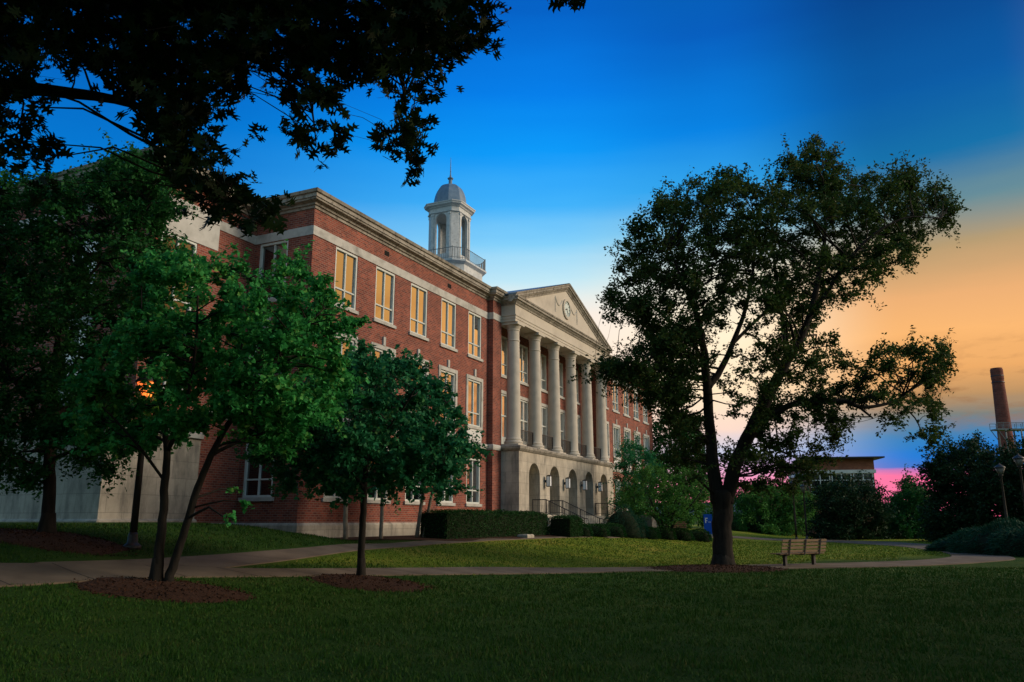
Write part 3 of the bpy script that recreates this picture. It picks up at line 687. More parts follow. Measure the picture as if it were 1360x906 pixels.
for i in range(8):
    p, q_ = Vector(L[i]), Vector(L[(i+1) % 8]); l = (q_-p).length; t_ = (q_-p)/l; nrm = Vector((t_.y, -t_.x, 0))
    def pt(u, z, w=0): v = p+t_*u-nrm*w; return (v.x, v.y, z)
    if i % 2 == 1: mb.face([pt(0, z0), pt(l, z0), pt(l, z1), pt(0, z1)]); mb.face([pt(0, z0, .2), pt(l, z0, .2), pt(l, z1, .2), pt(0, z1, .2)]); continue
    c_ = l/2
    for a, b in ((0, c_-aw), (c_+aw, l)):
        mb.face([pt(a, z0), pt(b, z0), pt(b, z1), pt(a, z1)]); mb.face([pt(a, z0, .2), pt(b, z0, .2), pt(b, z1, .2), pt(a, z1, .2)])
    mb.face([pt(c_-aw, z0), pt(c_+aw, z0), pt(c_+aw, 21.1), pt(c_-aw, 21.1)])
    mb.face([pt(c_-aw, 21.1), pt(c_+aw, 21.1), pt(c_+aw, 21.1, .2), pt(c_-aw, 21.1, .2)])
    ps = [(c_-aw*math.cos(math.pi*k/12), za+aw*math.sin(math.pi*k/12)) for k in range(13)]
    for (xa, zA), (xb, zB) in zip(ps, ps[1:]):
        mb.face([pt(xa, zA), pt(xb, zB), pt(xb, z1), pt(xa, z1)]); mb.face([pt(xa, zA, .2), pt(xb, zB, .2), pt(xb, z1, .2), pt(xa, z1, .2)]); mb.face([pt(xa, zA), pt(xb, zB), pt(xb, zB, .2), pt(xa, zA, .2)])
    for x in (c_-aw, c_+aw): mb.face([pt(x, 21.1), pt(x, za), pt(x, za, .2), pt(x, 21.1, .2)])
    for x in (.06, l-.06-.20):   # pilasters
        for (ua, ub, zA, zB, pr) in ((x, x+.20, z0, 24.15, .06), (x-.03, x+.23, 24.15, 24.32, .09)):
            mb.face([pt(ua, zA, -pr), pt(ub, zA, -pr), pt(ub, zB, -pr), pt(ua, zB, -pr)])
            for u_ in (ua, ub): mb.face([pt(u_, zA, -pr), pt(u_, zB, -pr), pt(u_, zB, 0), pt(u_, zA, 0)])
            for z_ in (zA, zB): mb.face([pt(ua, z_, -pr), pt(ub, z_, -pr), pt(ub, z_, 0), pt(ua, z_, 0)])
mb.build('belfry', 'cupola', cu)
mb = MB(); mb.rings([chf(a, c, z) for a, c, z in ((A+.02, C, 24.34), (A+.1, C+.03, 24.38), (A+.1, C+.03, 24.44), (A+.04, C, 24.47), (A+.04, C, 24.75), (A+.12, C+.04, 24.80), (A+.16, C+.05, 24.87), (A+.30, C+.1, 24.94), (A+.32, C+.1, 25.04), (A+.36, C+.12, 25.08), (A+.36, C+.12, 25.15), (A, C, 25.22))])
mb.build('belfry_cornice', 'cupola', cu)
mb = MB(); loops = []
for k in range(11):
    u = k/10; a = 1.16*math.cos(u*math.pi/2*.93)**.75; z = 25.2+.16+1.72*math.sin(u*math.pi/2)
    loops.append(chf(a, a*.55, z))
mb.rings([chf(1.2, .62, 25.15), chf(1.2, .62, 25.34)]+loops); mb.build('dome', 'lead', cu)
mb = MB(); mb.lathe([(.22, 27.0), (.22, 27.1), (.14, 27.15), (.14, 27.55), (.2, 27.6), (.24, 27.68), (.1, 27.75), (.06, 27.95), (.045, 28.0), (.022, 29.1), (.012, 29.45)], (CS, CB, 0), 10); mb.lathe([(.01, 28.2), (.055, 28.26), (.01, 28.32)], (CS, CB, 0), 8)
mb.build('finial', 'lead', cu)
mb = MB(); RLo = chf(2.28, .7, 0); zr0, zr1 = 20.24, 21.12
for i in range(8):
    p, q_ = Vector(RLo[i]), Vector(RLo[(i+1) % 8]); n_ = max(2, int((q_-p).length/.17))
    mb.tube([p+Vector((0, 0, zr1)), q_+Vector((0, 0, zr1))], .026, 5); mb.tube([p+Vector((0, 0, zr0+.12)), q_+Vector((0, 0, zr0+.12))], .016, 4)
    for k in range(n_):
        c_ = p.lerp(q_, k/n_); mb.tube([(c_.x, c_.y, zr0), (c_.x, c_.y, zr1+(.08 if k == 0 else 0))], .04 if k == 0 else .02, 4)
mb.build('cupola_railing', 'steel', cu)
mb = MB(); mb.box((CS-.4, CB-2.19, 18.3), (CS+.4, CB-2.14, 18.95)); mb.box((CS-2.19, CB-.4, 18.3), (CS-2.14, CB+.4, 18.95)); mb.build('louver', 'dark', cu)
mb = MB(); mb.lathe([(.28, 21.2), (.3, 21.5), (.2, 22.2), (.08, 22.4)], (CS, CB, 0), 12); mb.tube([(CS, CB, 22.3), (CS, CB, 25)], .03, 5); mb.build('bell', 'iron', cu)

# ------------------------------------------------------------------ foliage tools
SH = {
 'small': ([(0, 0, 0), (.27, .5, .07), (0, 1, -.03), (-.27, .5, .07)], [(0, 1, 2, 3)]),
 'heart': ([(0, 0, 0), (.34, -.12, .04), (.52, .22, .10), (.3, .66, .04), (0, 1, -.08), (-.3, .66, .04), (-.52, .22, .10), (-.34, -.12, .04)], [(0, 1, 2, 3, 4), (0, 4, 5, 6, 7)]),
 'oak': None, 'needle': ([(-.07, 0, 0), (.07, 0, 0), (0, 1, 0)], [(0, 1, 2)])}
half = [(0, 0), (.03, .12), (.26, .07), (.40, .16), (.24, .22), (.09, .33), (.34, .34), (.52, .50), (.30, .49), (.10, .58), (.27, .66), (.36, .84), (.19, .75), (.07, .80), (0, 1)]
pts = [(x, y, abs(x)*.18) for x, y in half]+[(-x, y, abs(x)*.18) for x, y in half[-2:0:-1]]
SH['oak'] = (pts, [tuple(range(len(pts)))])
def leaf_mesh(name, C, S, shape, m, parent, seed=0, updir=.35, rg=None):
    rg = rg or np.random.default_rng(seed)
    T, Fc = SH[shape]; T = np.array(T, float); T[:, 1] -= .3
    n = len(C); D = rg.normal(size=(n, 3)); D[:, 2] = D[:, 2]*.7-.15
    D /= np.linalg.norm(D, axis=1)[:, None]
    Nn = rg.normal(size=(n, 3)); Nn[:, 2] = np.abs(Nn[:, 2])+updir
    X = np.cross(D, Nn); X /= np.linalg.norm(X, axis=1)[:, None]+1e-9; Z = np.cross(X, D)
    V = C[:, None, :]+S[:, None, None]*(T[None, :, 0, None]*X[:, None, :]+T[None, :, 1, None]*D[:, None, :]+T[None, :, 2, None]*Z[:, None, :])
    k = len(T); lt = np.tile([len(f) for f in Fc], n); base = np.arange(n)*k
    idx = np.concatenate([np.array(f) for f in Fc]); LV = (base[:, None]+idx[None, :]).ravel()
    me = bpy.data.meshes.new(name); me.vertices.add(n*k); me.vertices.foreach_set('co', V.ravel())
    me.loops.add(len(LV)); me.loops.foreach_set('vertex_index', LV.astype(np.int32))
    me.polygons.add(len(lt)); me.polygons.foreach_set('loop_start', np.r_[0, np.cumsum(lt)[:-1]].astype(np.int32)); me.polygons.foreach_set('loop_total', lt.astype(np.int32))
    me.update(calc_edges=True); me.materials.append(M[m])
    o = bpy.data.objects.new(name, me); COL.objects.link(o)
    if parent is not None: o.parent = parent
    return o
def inpoly(x, y, P):
    c = False; j = len(P)-1
    for i in range(len(P)):
        if (P[i][1] > y) != (P[j][1] > y) and x < (P[j][0]-P[i][0])*(y-P[i][1])/(P[j][1]-P[i][1])+P[i][0]: c = not c
        j = i
    return c
def fill(P, n, rg):
    x0, x1 = min(p[0] for p in P), max(p[0] for p in P); y0, y1 = min(p[1] for p in P), max(p[1] for p in P); out = []
    while len(out) < n:
        best = None
        for _ in range(5):
            while True:
                x, y = rg.uniform(x0, x1), rg.uniform(y0, y1)
                if inpoly(x, y, P): break
            d = min([(x-a)**2+(y-b)**2 for a, b in out], default=1e9)
            if best is None or d > best[0]: best = (d, x, y)
        out.append(best[1:])
    return out
def tree(name, label, base, Y, limbs, polys, depth, shape='small', ls=.1, nper=260, m='leaf_big', bark='bark', cat='tree', group=None, seed=1, cr=.65, sub=12, extra=(), root_flare=True, tw=1.0, trunk=None, avoid=()):
    """limbs: [(px, py, dy, radius), ...]; polys: [(outline, count, radius factor)]"""
    rg = random.Random(seed); base = Vector(base); root = empty(name, base, label=label, cat=cat, group=group)
    mb = MB(); LP = []
    for lb in limbs:
        pts = [at(px, py, Y+dy)-base for px, py, dy, r in lb]; rs = [q[3] for q in lb]
        pp, rr_ = [], []
        for i in range(len(pts)-1):
            a, b = pts[i], pts[i+1]; a0 = pts[max(i-1, 0)]; b0 = pts[min(i+2, len(pts)-1)]
            for k in range(4):
                t = k/4; t2, t3 = t*t, t*t*t
                p = .5*((2*a)+(b-a0)*t+(2*a0-5*a+4*b-b0)*t2+(3*a-a0-3*b+b0)*t3)
                j = .12*rs[i]; pp.append(p+Vector((rg.uniform(-j, j), rg.uniform(-j, j), 0))); rr_.append(rs[i]*(1-t)+rs[i+1]*t)
        pp.append(pts[-1]); rr_.append(rs[-1])
        mb.tube(pp, rr_, 10 if rs[0] > .06 else 6); LP += [(p, r) for p, r in zip(pp, rr_)]
    if trunk:
        mb.tube([Vector(p)-base for p, r in trunk], [r for p, r in trunk], 10); LP += [(Vector(p)-base, r) for p, r in trunk]
    if root_flare:
        p0 = LP[0][0]; r0 = LP[0][1]
        mb.lathe([(r0*1.6, -.12), (r0*1.32, .03), (r0*1.1, .22), (r0*.9, .5)], tuple(p0), 12)
    cl = []
    for P, n, rf in polys:
        cx = sum(p[0] for p in P)/len(P); hwid = max(abs(p[0]-cx) for p in P)+1
        for px, py in fill(P, n, rg):
            if any((px-a_)**2+(py-b_)**2 < r_*r_ for a_, b_, r_ in avoid): continue
            w = math.sqrt(max(0, 1-((px-cx)/hwid)**2)); dy = rg.uniform(-1, 1)*depth*(.25+.75*w)
            cl.append((at(px, py, Y+dy)-base, cr*rf*rg.uniform(.7, 1.2)))
    for p, r in extra: cl.append((Vector(p)-base, r))
    Lc, Lz = [], []; nrg = np.random.default_rng(seed)
    LPs = [q for q in LP if q[0].z > LP[0][0].z+.8] or LP
    for c, r in cl:
        bp, br = min(LPs, key=lambda q: (q[0]-c).length+max(0, q[0].z-c.z)*.8)
        d = (c-bp).length
        mid = bp.lerp(c, .5)+Vector((rg.uniform(-.12, .12)*d, rg.uniform(-.12, .12)*d, .10*d))
        r0 = min(br*.75, (.010+.011*d)*tw)
        q1, q2 = bp.lerp(mid, .5), mid.lerp(c, .5)
        q1 += Vector((rg.uniform(-1, 1), rg.uniform(-1, 1), rg.uniform(-1, 1)))*.04*d; q2 += Vector((rg.uniform(-1, 1), rg.uniform(-1, 1), rg.uniform(-1, 1)))*.05*d
        mb.tube([bp, q1, mid, q2, c], [r0, r0*.85, r0*.65, r0*.45, .006*tw], 5, False)
        ns = max(3, int(sub*(r/cr))); nl = int(nper*(r/cr)**2/ns)+1
        for _ in range(ns):
            dr_ = Vector((rg.gauss(0, 1), rg.gauss(0, 1), rg.gauss(.15, .85))).normalized(); L_ = r*(rg.uniform(.4, 1.15) if rg.random() < .82 else rg.uniform(1.2, 1.9)); e_ = c+dr_*L_
            s_ = q2.lerp(c, rg.random()); mid2 = s_.lerp(e_, .5)+Vector((0, 0, .1*L_))
            mb.tube([s_, mid2, e_], [.006*tw, .004*tw, .002*tw], 3, False)
            t = nrg.uniform(.15, 1.05, nl)[:, None]
            p = np.array(s_)*(1-t)**2+2*t*(1-t)*np.array(mid2)+t*t*np.array(e_)+nrg.normal(size=(nl, 3))*(.13*r)
            Lc.append(p); Lz.append(ls*nrg.uniform(.6, 1.25, nl))
    tr = mb.build('trunk', bark, root, smooth=True)
    leaf_mesh('crown', np.concatenate(Lc), np.concatenate(Lz), shape, m, root, seed)
    return root
def shrub(name, label, X, Y, rx, ry, h, n, m='leaf_hd', ls=.07, seed=0, cat='shrub', group=None, box=0, rz=0, rough=.08, shape='small'):
    """clipped shrub: leaves thick on a solid twiggy core"""
    rg = np.random.default_rng(seed); z = float(gz(X, Y)); root = empty(name, (X, Y, z), rz, label=label, cat=cat, group=group)
    D = rg.normal(size=(n, 3)); D[:, 2] = np.abs(D[:, 2]); D /= np.linalg.norm(D, axis=1)[:, None]
    if box: D = D/np.max(np.abs(D), axis=1)[:, None]*box+D*(1-box)
    f = 1+rough*np.sin(D[:, 0]*5+seed)*np.cos(D[:, 1]*4+seed*2)+rg.normal(size=n)*.035-np.abs(rg.normal(size=n))*.05
    C = D*f[:, None]*np.array([rx, ry, h]); leaf_mesh('foliage', C, ls*rg.uniform(.6, 1.3, n), shape, m, root, seed)
    mb = MB(); loops = []
    for k in range(8):
        v = k/7; L_ = []
        for j in range(16):
            th = 2*math.pi*j/16; d = np.array([math.cos(th)*math.cos(v*math.pi/2*.96), math.sin(th)*math.cos(v*math.pi/2*.96), math.sin(v*math.pi/2)])
            if box: d = d/np.max(np.abs(d))*box+d*(1-box)
            L_.append((d[0]*rx*.86, d[1]*ry*.86, d[2]*h*.88-.05))
        loops.append(L_)
    mb.rings(loops); mb.build('twig_core', 'leafcore', root, smooth=True)
    return root
M['leafcore'] = noisy('twiggy_core', (.004, .008, .003), (.012, .022, .007), 9, .95, .6)
def onground(X, Y, dz=0): return (X, Y, float(gz(X, Y))+dz)
def mulch(label, X, Y, rx, ry, seed, h=.10):
    rg = random.Random(seed); nrg = np.random.default_rng(seed); mb = MB(); n = 40; rings = 7; k0 = 0
    ph = [rg.uniform(0, 6) for _ in range(3)]
    pts = []
    for i in range(rings+1):
        for j in range(n):
            th = 2*math.pi*j/n; w = 1+.07*math.sin(2*th+ph[0])+.05*math.sin(5*th+ph[1])+.02*math.sin(11*th+ph[2]); u = i/rings
            x, y = X+rx*w*u*math.cos(th), Y+ry*w*u*math.sin(th); zz_ = float(gz(x, y))+h*(1-u**2.2)+(-.03 if i == rings else .012)+rg.uniform(-.008, .008)
            pts.append((x, y, zz_))
    mb.v = pts
    for i in range(rings):
        for j in range(n): mb.f.append((i*n+j, (i+1)*n+j, (i+1)*n+(j+1) % n, i*n+(j+1) % n))
    o = mb.build('mulch_bed', 'mulch', smooth=True); tag(o, label, 'mulch bed', 'mulch beds round the tree trunks')
    # loose chips
    k = int(rx*ry*600); th = nrg.uniform(0, 6.283, k); u = np.sqrt(nrg.uniform(0, 1.12, k)); x = X+rx*u*np.cos(th); y = Y+ry*u*np.sin(th)
    z = gz(x, y)+h*np.clip(1-u**2.2, 0, 1)+.02
    leaf_mesh('bark_chips', np.stack([x, y, z], 1), nrg.uniform(.03, .08, k), 'small', 'mulch', o, seed)
    return o

#@@TREES
# ------------------------------------------------------------------ trees near the viewer
TG = 'trees on the lawn'
# big shade tree by the bench
tree('shade_tree', 'tall spreading shade tree with forked trunk standing beside the wooden bench', (7.51, 29.41, 0), 29.41,
 [[(961,755,0,.39),(960,715,0,.35),(959,680,0,.36),(960,655,0,.38)],
  [(955,668,0,.27),(947,620,.1,.23),(942,560,.3,.19),(938,505,.2,.17),(933,455,-.3,.13),(922,410,-.6,.09),(905,370,-.8,.06),(890,330,-.8,.03)],
  [(940,515,.2,.14),(958,490,.6,.12),(975,452,1.0,.10),(990,410,1.2,.08),(1000,360,1.2,.06),(1005,300,1.0,.035)],
  [(975,455,1,.07),(1005,425,1.6,.06),(1035,400,2,.045),(1060,360,2,.03)],
  [(964,668,0,.28),(976,620,-.3,.25),(998,572,-.6,.24),(1022,522,-1,.20),(1045,480,-1.2,.17),(1068,440,-1.2,.14),(1085,380,-1,.10),(1095,320,-.8,.07),(1095,260,-.6,.04),(1092,215,-.5,.02)],
  [(1010,562,-.6,.12),(1050,538,-1,.11),(1090,534,-1.2,.10),(1122,533,-1.3,.09),(1140,540,-1.3,.075),(1160,540,-1.2,.06),(1190,532,-1,.05),(1215,515,-.8,.035),(1245,500,-.6,.02)],
  [(1140,540,-1.3,.05),(1155,552,-1.3,.035),(1160,556,-1.3,.012)],
  [(1075,425,-1,.08),(1110,370,-1.8,.07),(1150,320,-2.2,.05),(1200,290,-2.2,.03),(1250,290,-2,.015)],
  [(1045,480,-1.2,.09),(1040,430,.4,.08),(1030,360,1.2,.06),(1025,300,1.4,.04),(1030,250,1.2,.02)],
  [(942,590,.2,.08),(915,560,-.6,.07),(885,535,-1.2,.055),(855,515,-1.6,.035),(815,500,-1.8,.02),(790,492,-1.8,.01)],
  [(936,480,0,.08),(905,440,.8,.06),(870,410,1.2,.045),(840,380,1.2,.03),(825,355,1,.015)],
  [(998,572,-.6,.08),(1020,590,.8,.06),(1050,605,1.6,.04),(1075,612,1.8,.02)],
  [(1190,532,-1,.03),(1215,555,-1,.025),(1228,585,-.8,.012)]],
 [([(1090,180),(1110,215),(1140,250),(1185,222),(1205,238),(1250,250),(1272,290),(1235,315),(1215,345),(1165,372),(1130,395),(1100,420),(1060,428),(1020,405),(985,395),(950,415),(930,445),(890,465),(850,440),(812,420),(817,370),(824,320),(857,287),(882,262),(910,252),(945,240),(965,228),(1000,233),(1030,228),(1055,202)], 275, 1.0),
  ([(930,440),(922,500),(912,555),(885,565),(866,545),(850,520),(815,508),(795,497),(808,482),(850,470),(860,440)], 56, 1.0),
  ([(1035,435),(1090,432),(1130,470),(1148,520),(1120,575),(1080,640),(1045,640),(1005,600),(1000,545),(1015,490)], 60, .95),
  ([(1150,470),(1200,462),(1248,455),(1262,478),(1248,520),(1250,560),(1238,592),(1215,604),(1198,560),(1150,550),(1140,510)], 34, .85),
  ([(1225,470),(1262,460),(1268,480),(1235,500)], 5, .6),
  ([(888,560),(940,560),(950,620),(920,638),(885,620)], 14, .9), ([(960,600),(1050,590),(1085,610),(1065,648),(1000,655),(972,640)], 14, .85),
  ([(930,405),(1035,405),(1030,560),(980,600),(950,560)], 22, .7)],
 4.2, 'small', .135, 410, 'leaf_big', group=TG, seed=11, cr=.62, sub=13)
mulch('wide mulch ring round the trunk of the tall shade tree', 6.9, 28.0, 2.3, 2.1, 3)
# twin trunk redbud
tree('redbud_tree', 'leaning twin trunk redbud with bright green heart leaves near the lamp post', (-6.7, 16.2, float(gz(-6.7, 16.2))), 16.2,
 [[(207,776,0,.115),(211,740,0,.10),(216,690,0,.085),(219,640,0,.08),(222,600,0,.07),(216,550,.2,.055),(205,500,.4,.04),(195,440,.5,.025)],
  [(222,776,.05,.105),(232,745,0,.085),(247,700,-.1,.078),(262,650,-.2,.072),(280,605,-.3,.065),(305,560,-.4,.055),(340,510,-.5,.045),(380,460,-.6,.03),(430,410,-.6,.012)],
  [(222,600,0,.05),(240,560,-.4,.045),(255,500,-.8,.035),(262,430,-.9,.025),(262,370,-.9,.012)],
  [(280,605,-.3,.04),(320,585,.3,.035),(365,570,.6,.025),(410,550,.7,.012)],
  [(305,560,-.4,.04),(315,500,.2,.035),(325,430,.4,.02),(330,370,.4,.01)],
  [(219,640,0,.03),(190,600,-.3,.03),(155,560,-.6,.02),(125,530,-.7,.01)]],
 [([(170,430),(200,350),(235,325),(265,350),(310,355),(345,378),(395,352),(435,378),(452,398),(440,430),(480,418),(486,428),(450,455),(458,510),(430,570),(385,605),(335,598),(300,545),(262,560),(240,590),(200,600),(150,605),(105,575),(115,480)], 205, 1.0),
  ([(430,375),(455,395),(445,420),(420,410)], 4, .6), ([(455,425),(488,422),(485,432),(460,440)], 3, .45),
  ([(310,640),(345,640),(345,690),(315,690)], 3, .5)],
 1.9, 'heart', .084, 250, 'leaf_a', group=TG, seed=21, cr=.36, sub=9, avoid=[(197, 512, 27), (243, 312, 26), (240, 390, 20)])
mulch('dark mulch mound under the leaning twin trunk redbud', -6.45, 15.5, 1.6, 1.2, 4, .06)
# single stem young tree
tree('young_tree', 'slim single trunk young tree in the middle of the lawn before the brick wing', (-3.58, 19.7, float(gz(-3.58, 19.7))), 19.7,
 [[(480,770,0,.10),(480,730,0,.085),(482,690,0,.08),(484,650,0,.072),(487,600,.1,.06),(492,550,.1,.045),(500,500,.1,.02)],
  [(484,650,0,.05),(455,610,-.5,.04),(420,570,-.8,.028),(385,530,-1,.012)],
  [(485,640,0,.05),(520,600,.5,.04),(560,560,.8,.028),(600,530,.9,.012)],
  [(487,600,.1,.04),(470,550,.8,.03),(450,500,1,.015)], [(487,600,0,.035),(530,550,-.7,.025),(555,510,-.9,.012)], [(484,640,0,.03),(450,640,.5,.025),(400,620,.7,.012)], [(485,630,0,.03),(540,630,-.5,.022),(590,620,-.7,.01)]],
 [([(500,478),(560,482),(597,520),(600,565),(625,595),(610,625),(580,640),(540,655),(485,645),(440,662),(385,648),(335,605),(360,530),(415,490),(450,472),(482,465)], 145, 1.0)],
 1.9, 'heart', .092, 250, 'leaf_b', group=TG, seed=31, cr=.42, sub=9)
mulch('small round mulch bed at the foot of the slim young tree', -3.25, 19.1, 1.45, 1.15, 5)
# darker tree at left by the pavilion wall
tree('shade_tree', 'dark full tree at far left close to the stone pavilion wall', (-11.0, 19.4, float(gz(-11.0, 19.4))), 19.4,
 [[(62,710,0,.17),(65,660,0,.145),(66,610,0,.135),(68,560,0,.12),(75,480,0,.11),(90,400,.1,.08),(110,320,.2,.05),(130,260,.2,.02)],
  [(68,580,0,.08),(30,520,-.6,.06),(-10,470,-.9,.03),(-50,430,-1,.012)], [(66,560,0,.08),(110,520,.6,.06),(150,470,.9,.04),(190,410,1,.015)], [(80,460,0,.06),(50,380,.8,.04),(20,300,1,.015)], [(70,610,0,.05),(120,590,-.6,.035),(170,580,-.8,.012)], [(68,600,0,.04),(30,600,.5,.025),(0,610,.6,.012)], [(90,400,0,.05),(150,330,-.8,.035),(200,270,-1,.012)]],
 [([(-120,260),(-20,235),(40,238),(100,240),(140,218),(185,205),(240,240),(258,290),(225,340),(215,400),(190,470),(210,560),(190,600),(150,640),(100,615),(60,600),(40,648),(0,655),(-60,620),(-130,570)], 350, 1.0), ([(140,215),(215,212),(238,240),(215,300),(150,300)], 40, .8)],
 2.2, 'small', .12, 300, 'leaf_c', group=TG, seed=41, cr=.48, sub=11, avoid=[(197, 512, 26), (243, 312, 28), (240, 392, 20)])
mulch('reddish mulch bed under the dark tree at far left', -10.6, 18.9, 1.9, 1.2, 6)
# three pale stemmed trees against the brick wing
for i, (bx, by, lbl, lm, pl) in enumerate([
  (-5.62, 27.9, 'pale stemmed small tree at the brick corner, left of three in the mulch bed', [[(459,716,0,.085),(459,680,0,.075),(460,640,0,.065),(462,590,0,.05),(465,540,0,.02)], [(460,650,0,.04),(440,610,-.4,.03),(425,570,-.5,.012)]], [([(420,520),(470,480),(500,520),(500,600),(470,650),(430,650),(405,600)], 40, 1)]),
  (-5.1, 31.6, 'pale stemmed small tree in front of the plinth, middle of three in the mulch bed', [[(506,716,0,.08),(507,680,0,.07),(508,640,0,.06),(508,580,0,.045),(506,500,0,.02),(505,475,0,.008)], [(508,640,0,.04),(525,600,.4,.03),(535,560,.5,.012)]], [([(495,478),(507,470),(520,500),(545,540),(545,620),(520,650),(480,650),(475,560)], 40, 1)]),
  (-3.9, 34.4, 'pale stemmed clump of two leaning trunks at the left end of the long hedge', [[(553,714,0,.085),(558,680,0,.075),(563,650,0,.065),(572,600,0,.05),(580,540,0,.03),(585,500,0,.01)], [(562,714,.1,.08),(568,685,.1,.07),(574,655,.1,.06),(590,610,.2,.045),(610,570,.3,.02)], [(566,650,0,.035),(550,610,-.4,.025),(540,570,-.5,.01)]], [([(555,500),(590,500),(605,530),(600,555),(640,600),(612,620),(620,650),(590,668),(555,655),(540,600)], 62, 1), ([(625,598),(658,606),(630,615)], 4, .55)])]):
    tree('small_tree', lbl, (bx, by, float(gz(bx, by))), by, lm, pl, 1.2, 'heart', .12, 150, 'leaf_b', 'bark_pale', seed=50+i, cr=.5, sub=8, root_flare=False, group='pale stemmed trees against the brick wing')
# mulch strip against the wing
mb = MB()
Am = [wld(s, -.16) for s in np.linspace(-1.2, 15.3, 60)]; Bm = [wld(s, -2.6-1.9*sm((s+1.5)/4)+.25*math.sin(s*1.3)) for s in np.linspace(-1.9, 15.3, 60)]
for i in range(59):
    for j in range(5):
        f = lambda i, j: (lambda p: (p[0], p[1], float(gz(*p))+.03))((Am[i][0]*(1-j/5)+Bm[i][0]*j/5, Am[i][1]*(1-j/5)+Bm[i][1]*j/5))
        mb.face([f(i, j), f(i, j+1), f(i+1, j+1), f(i+1, j)])
tag(mb.build('planting_bed', 'mulch'), 'long brown mulch strip between the brick wing and the path', 'mulch bed')
# oak overhanging from the left, trunk outside the picture
OY = 8.6; ob = (-9.4, 6.2); rg = random.Random(5); ex = []
for _ in range(110):  # unseen leaf clumps over the viewer, added to shade the foreground
    x, y = rg.uniform(-9, 5.5), rg.uniform(-6, 7); z = rg.uniform(7.2, 9.6)+max(0, y)*.25
    ex.append(((x, y, z), .8))
for _ in range(150):  # more unseen clumps above the frame, added to darken the near lawn
    x, y = rg.uniform(-13, 9), rg.uniform(5, 14); ex.append(((x, y, 1.6+y*.80+rg.uniform(1.6, 4.2)), 1.0))
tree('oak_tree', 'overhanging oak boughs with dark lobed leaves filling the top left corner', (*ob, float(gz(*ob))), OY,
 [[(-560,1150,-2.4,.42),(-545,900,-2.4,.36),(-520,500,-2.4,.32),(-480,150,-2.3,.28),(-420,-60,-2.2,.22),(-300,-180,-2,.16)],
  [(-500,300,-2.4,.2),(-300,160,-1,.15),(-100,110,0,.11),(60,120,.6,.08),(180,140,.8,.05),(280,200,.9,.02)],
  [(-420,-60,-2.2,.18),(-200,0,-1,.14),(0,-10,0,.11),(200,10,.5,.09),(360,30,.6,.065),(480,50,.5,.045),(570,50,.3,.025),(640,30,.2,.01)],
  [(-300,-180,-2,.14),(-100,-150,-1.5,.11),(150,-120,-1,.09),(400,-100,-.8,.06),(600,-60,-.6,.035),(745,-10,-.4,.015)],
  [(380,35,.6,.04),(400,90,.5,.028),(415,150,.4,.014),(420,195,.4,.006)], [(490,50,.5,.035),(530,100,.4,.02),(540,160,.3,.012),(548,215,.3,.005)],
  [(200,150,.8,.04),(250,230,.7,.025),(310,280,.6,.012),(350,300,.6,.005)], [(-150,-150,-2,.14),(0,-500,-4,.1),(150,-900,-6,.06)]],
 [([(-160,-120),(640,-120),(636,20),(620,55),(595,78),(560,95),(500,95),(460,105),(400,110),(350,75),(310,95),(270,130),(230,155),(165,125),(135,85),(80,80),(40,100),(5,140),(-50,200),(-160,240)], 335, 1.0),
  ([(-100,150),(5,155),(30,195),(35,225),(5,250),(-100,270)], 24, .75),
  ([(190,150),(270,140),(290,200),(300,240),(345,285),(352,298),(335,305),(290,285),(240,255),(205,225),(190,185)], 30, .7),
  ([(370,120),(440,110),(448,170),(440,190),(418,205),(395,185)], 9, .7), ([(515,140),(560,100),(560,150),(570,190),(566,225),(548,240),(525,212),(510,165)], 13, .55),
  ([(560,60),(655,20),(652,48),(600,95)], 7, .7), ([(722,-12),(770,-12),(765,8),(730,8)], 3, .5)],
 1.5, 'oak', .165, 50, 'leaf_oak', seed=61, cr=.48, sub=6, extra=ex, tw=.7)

# ------------------------------------------------------------------ trees and shrubs beyond
BG = 'trees beyond the lawn'
def bgtree(label, px, py, Y, poly, n, m='leaf_dk', top=None, r=.16, depth=2.5, cr=.9, ls=.24, nper=260, seed=0, stems=1, name='background_tree'):
    a = at(px, py, Y); z = float(gz(a.x, a.y)); base = (a.x, a.y, z); cx = sum(p[0] for p in poly)/len(poly); ty = min(p[1] for p in poly); rg = random.Random(seed)
    by = py+3; limbs = []
    for k in range(stems):
        o = (k-(stems-1)/2)*6
        limbs.append([(px+o*.4, by, 0, r), (px+o, by*.75+ty*.25, 0, r*.8), (px*.5+cx*.5+o*3, by*.5+ty*.5, rg.uniform(-1, 1), r*.5), (cx+o*5, by*.15+ty*.85, rg.uniform(-1, 1), r*.15)])
    x0, x1 = min(p[0] for p in poly), max(p[0] for p in poly)
    for k in range(4):
        limbs.append([(px, by*.7+ty*.3, 0, r*.5), (px*.5+(x0+(x1-x0)*(k+.5)/4)*.5, by*.55+ty*.45, 0, r*.35), (x0+(x1-x0)*(k+.5)/4, by*.4+ty*.6, rg.uniform(-1, 1)*depth*.5, r*.1)])
    return tree(name, label, base, Y, limbs, [(poly, n, 1)], depth, 'small', ls, nper, m, group=BG, seed=seed, cr=cr, sub=9, root_flare=False)
bgtree('light green multi stem crape myrtle right of the portico behind low clipped shrubs', 885, 712, 52, [(828,640),(850,622),(880,622),(915,628),(942,650),(948,680),(925,696),(880,690),(835,690),(822,665)], 80, 'leaf_lit', r=.09, seed=71, stems=5, cr=.62, ls=.15, nper=190, name='crape_myrtle', depth=2)
bgtree('small dark tree hiding the right wing just beside the portico', 850, 708, 56, [(822,592),(842,588),(862,604),(872,632),(858,655),(858,692),(832,694),(817,668),(818,620)], 60, 'leaf_b', r=.09, seed=72, cr=.7, ls=.17, nper=170, stems=2, depth=2)
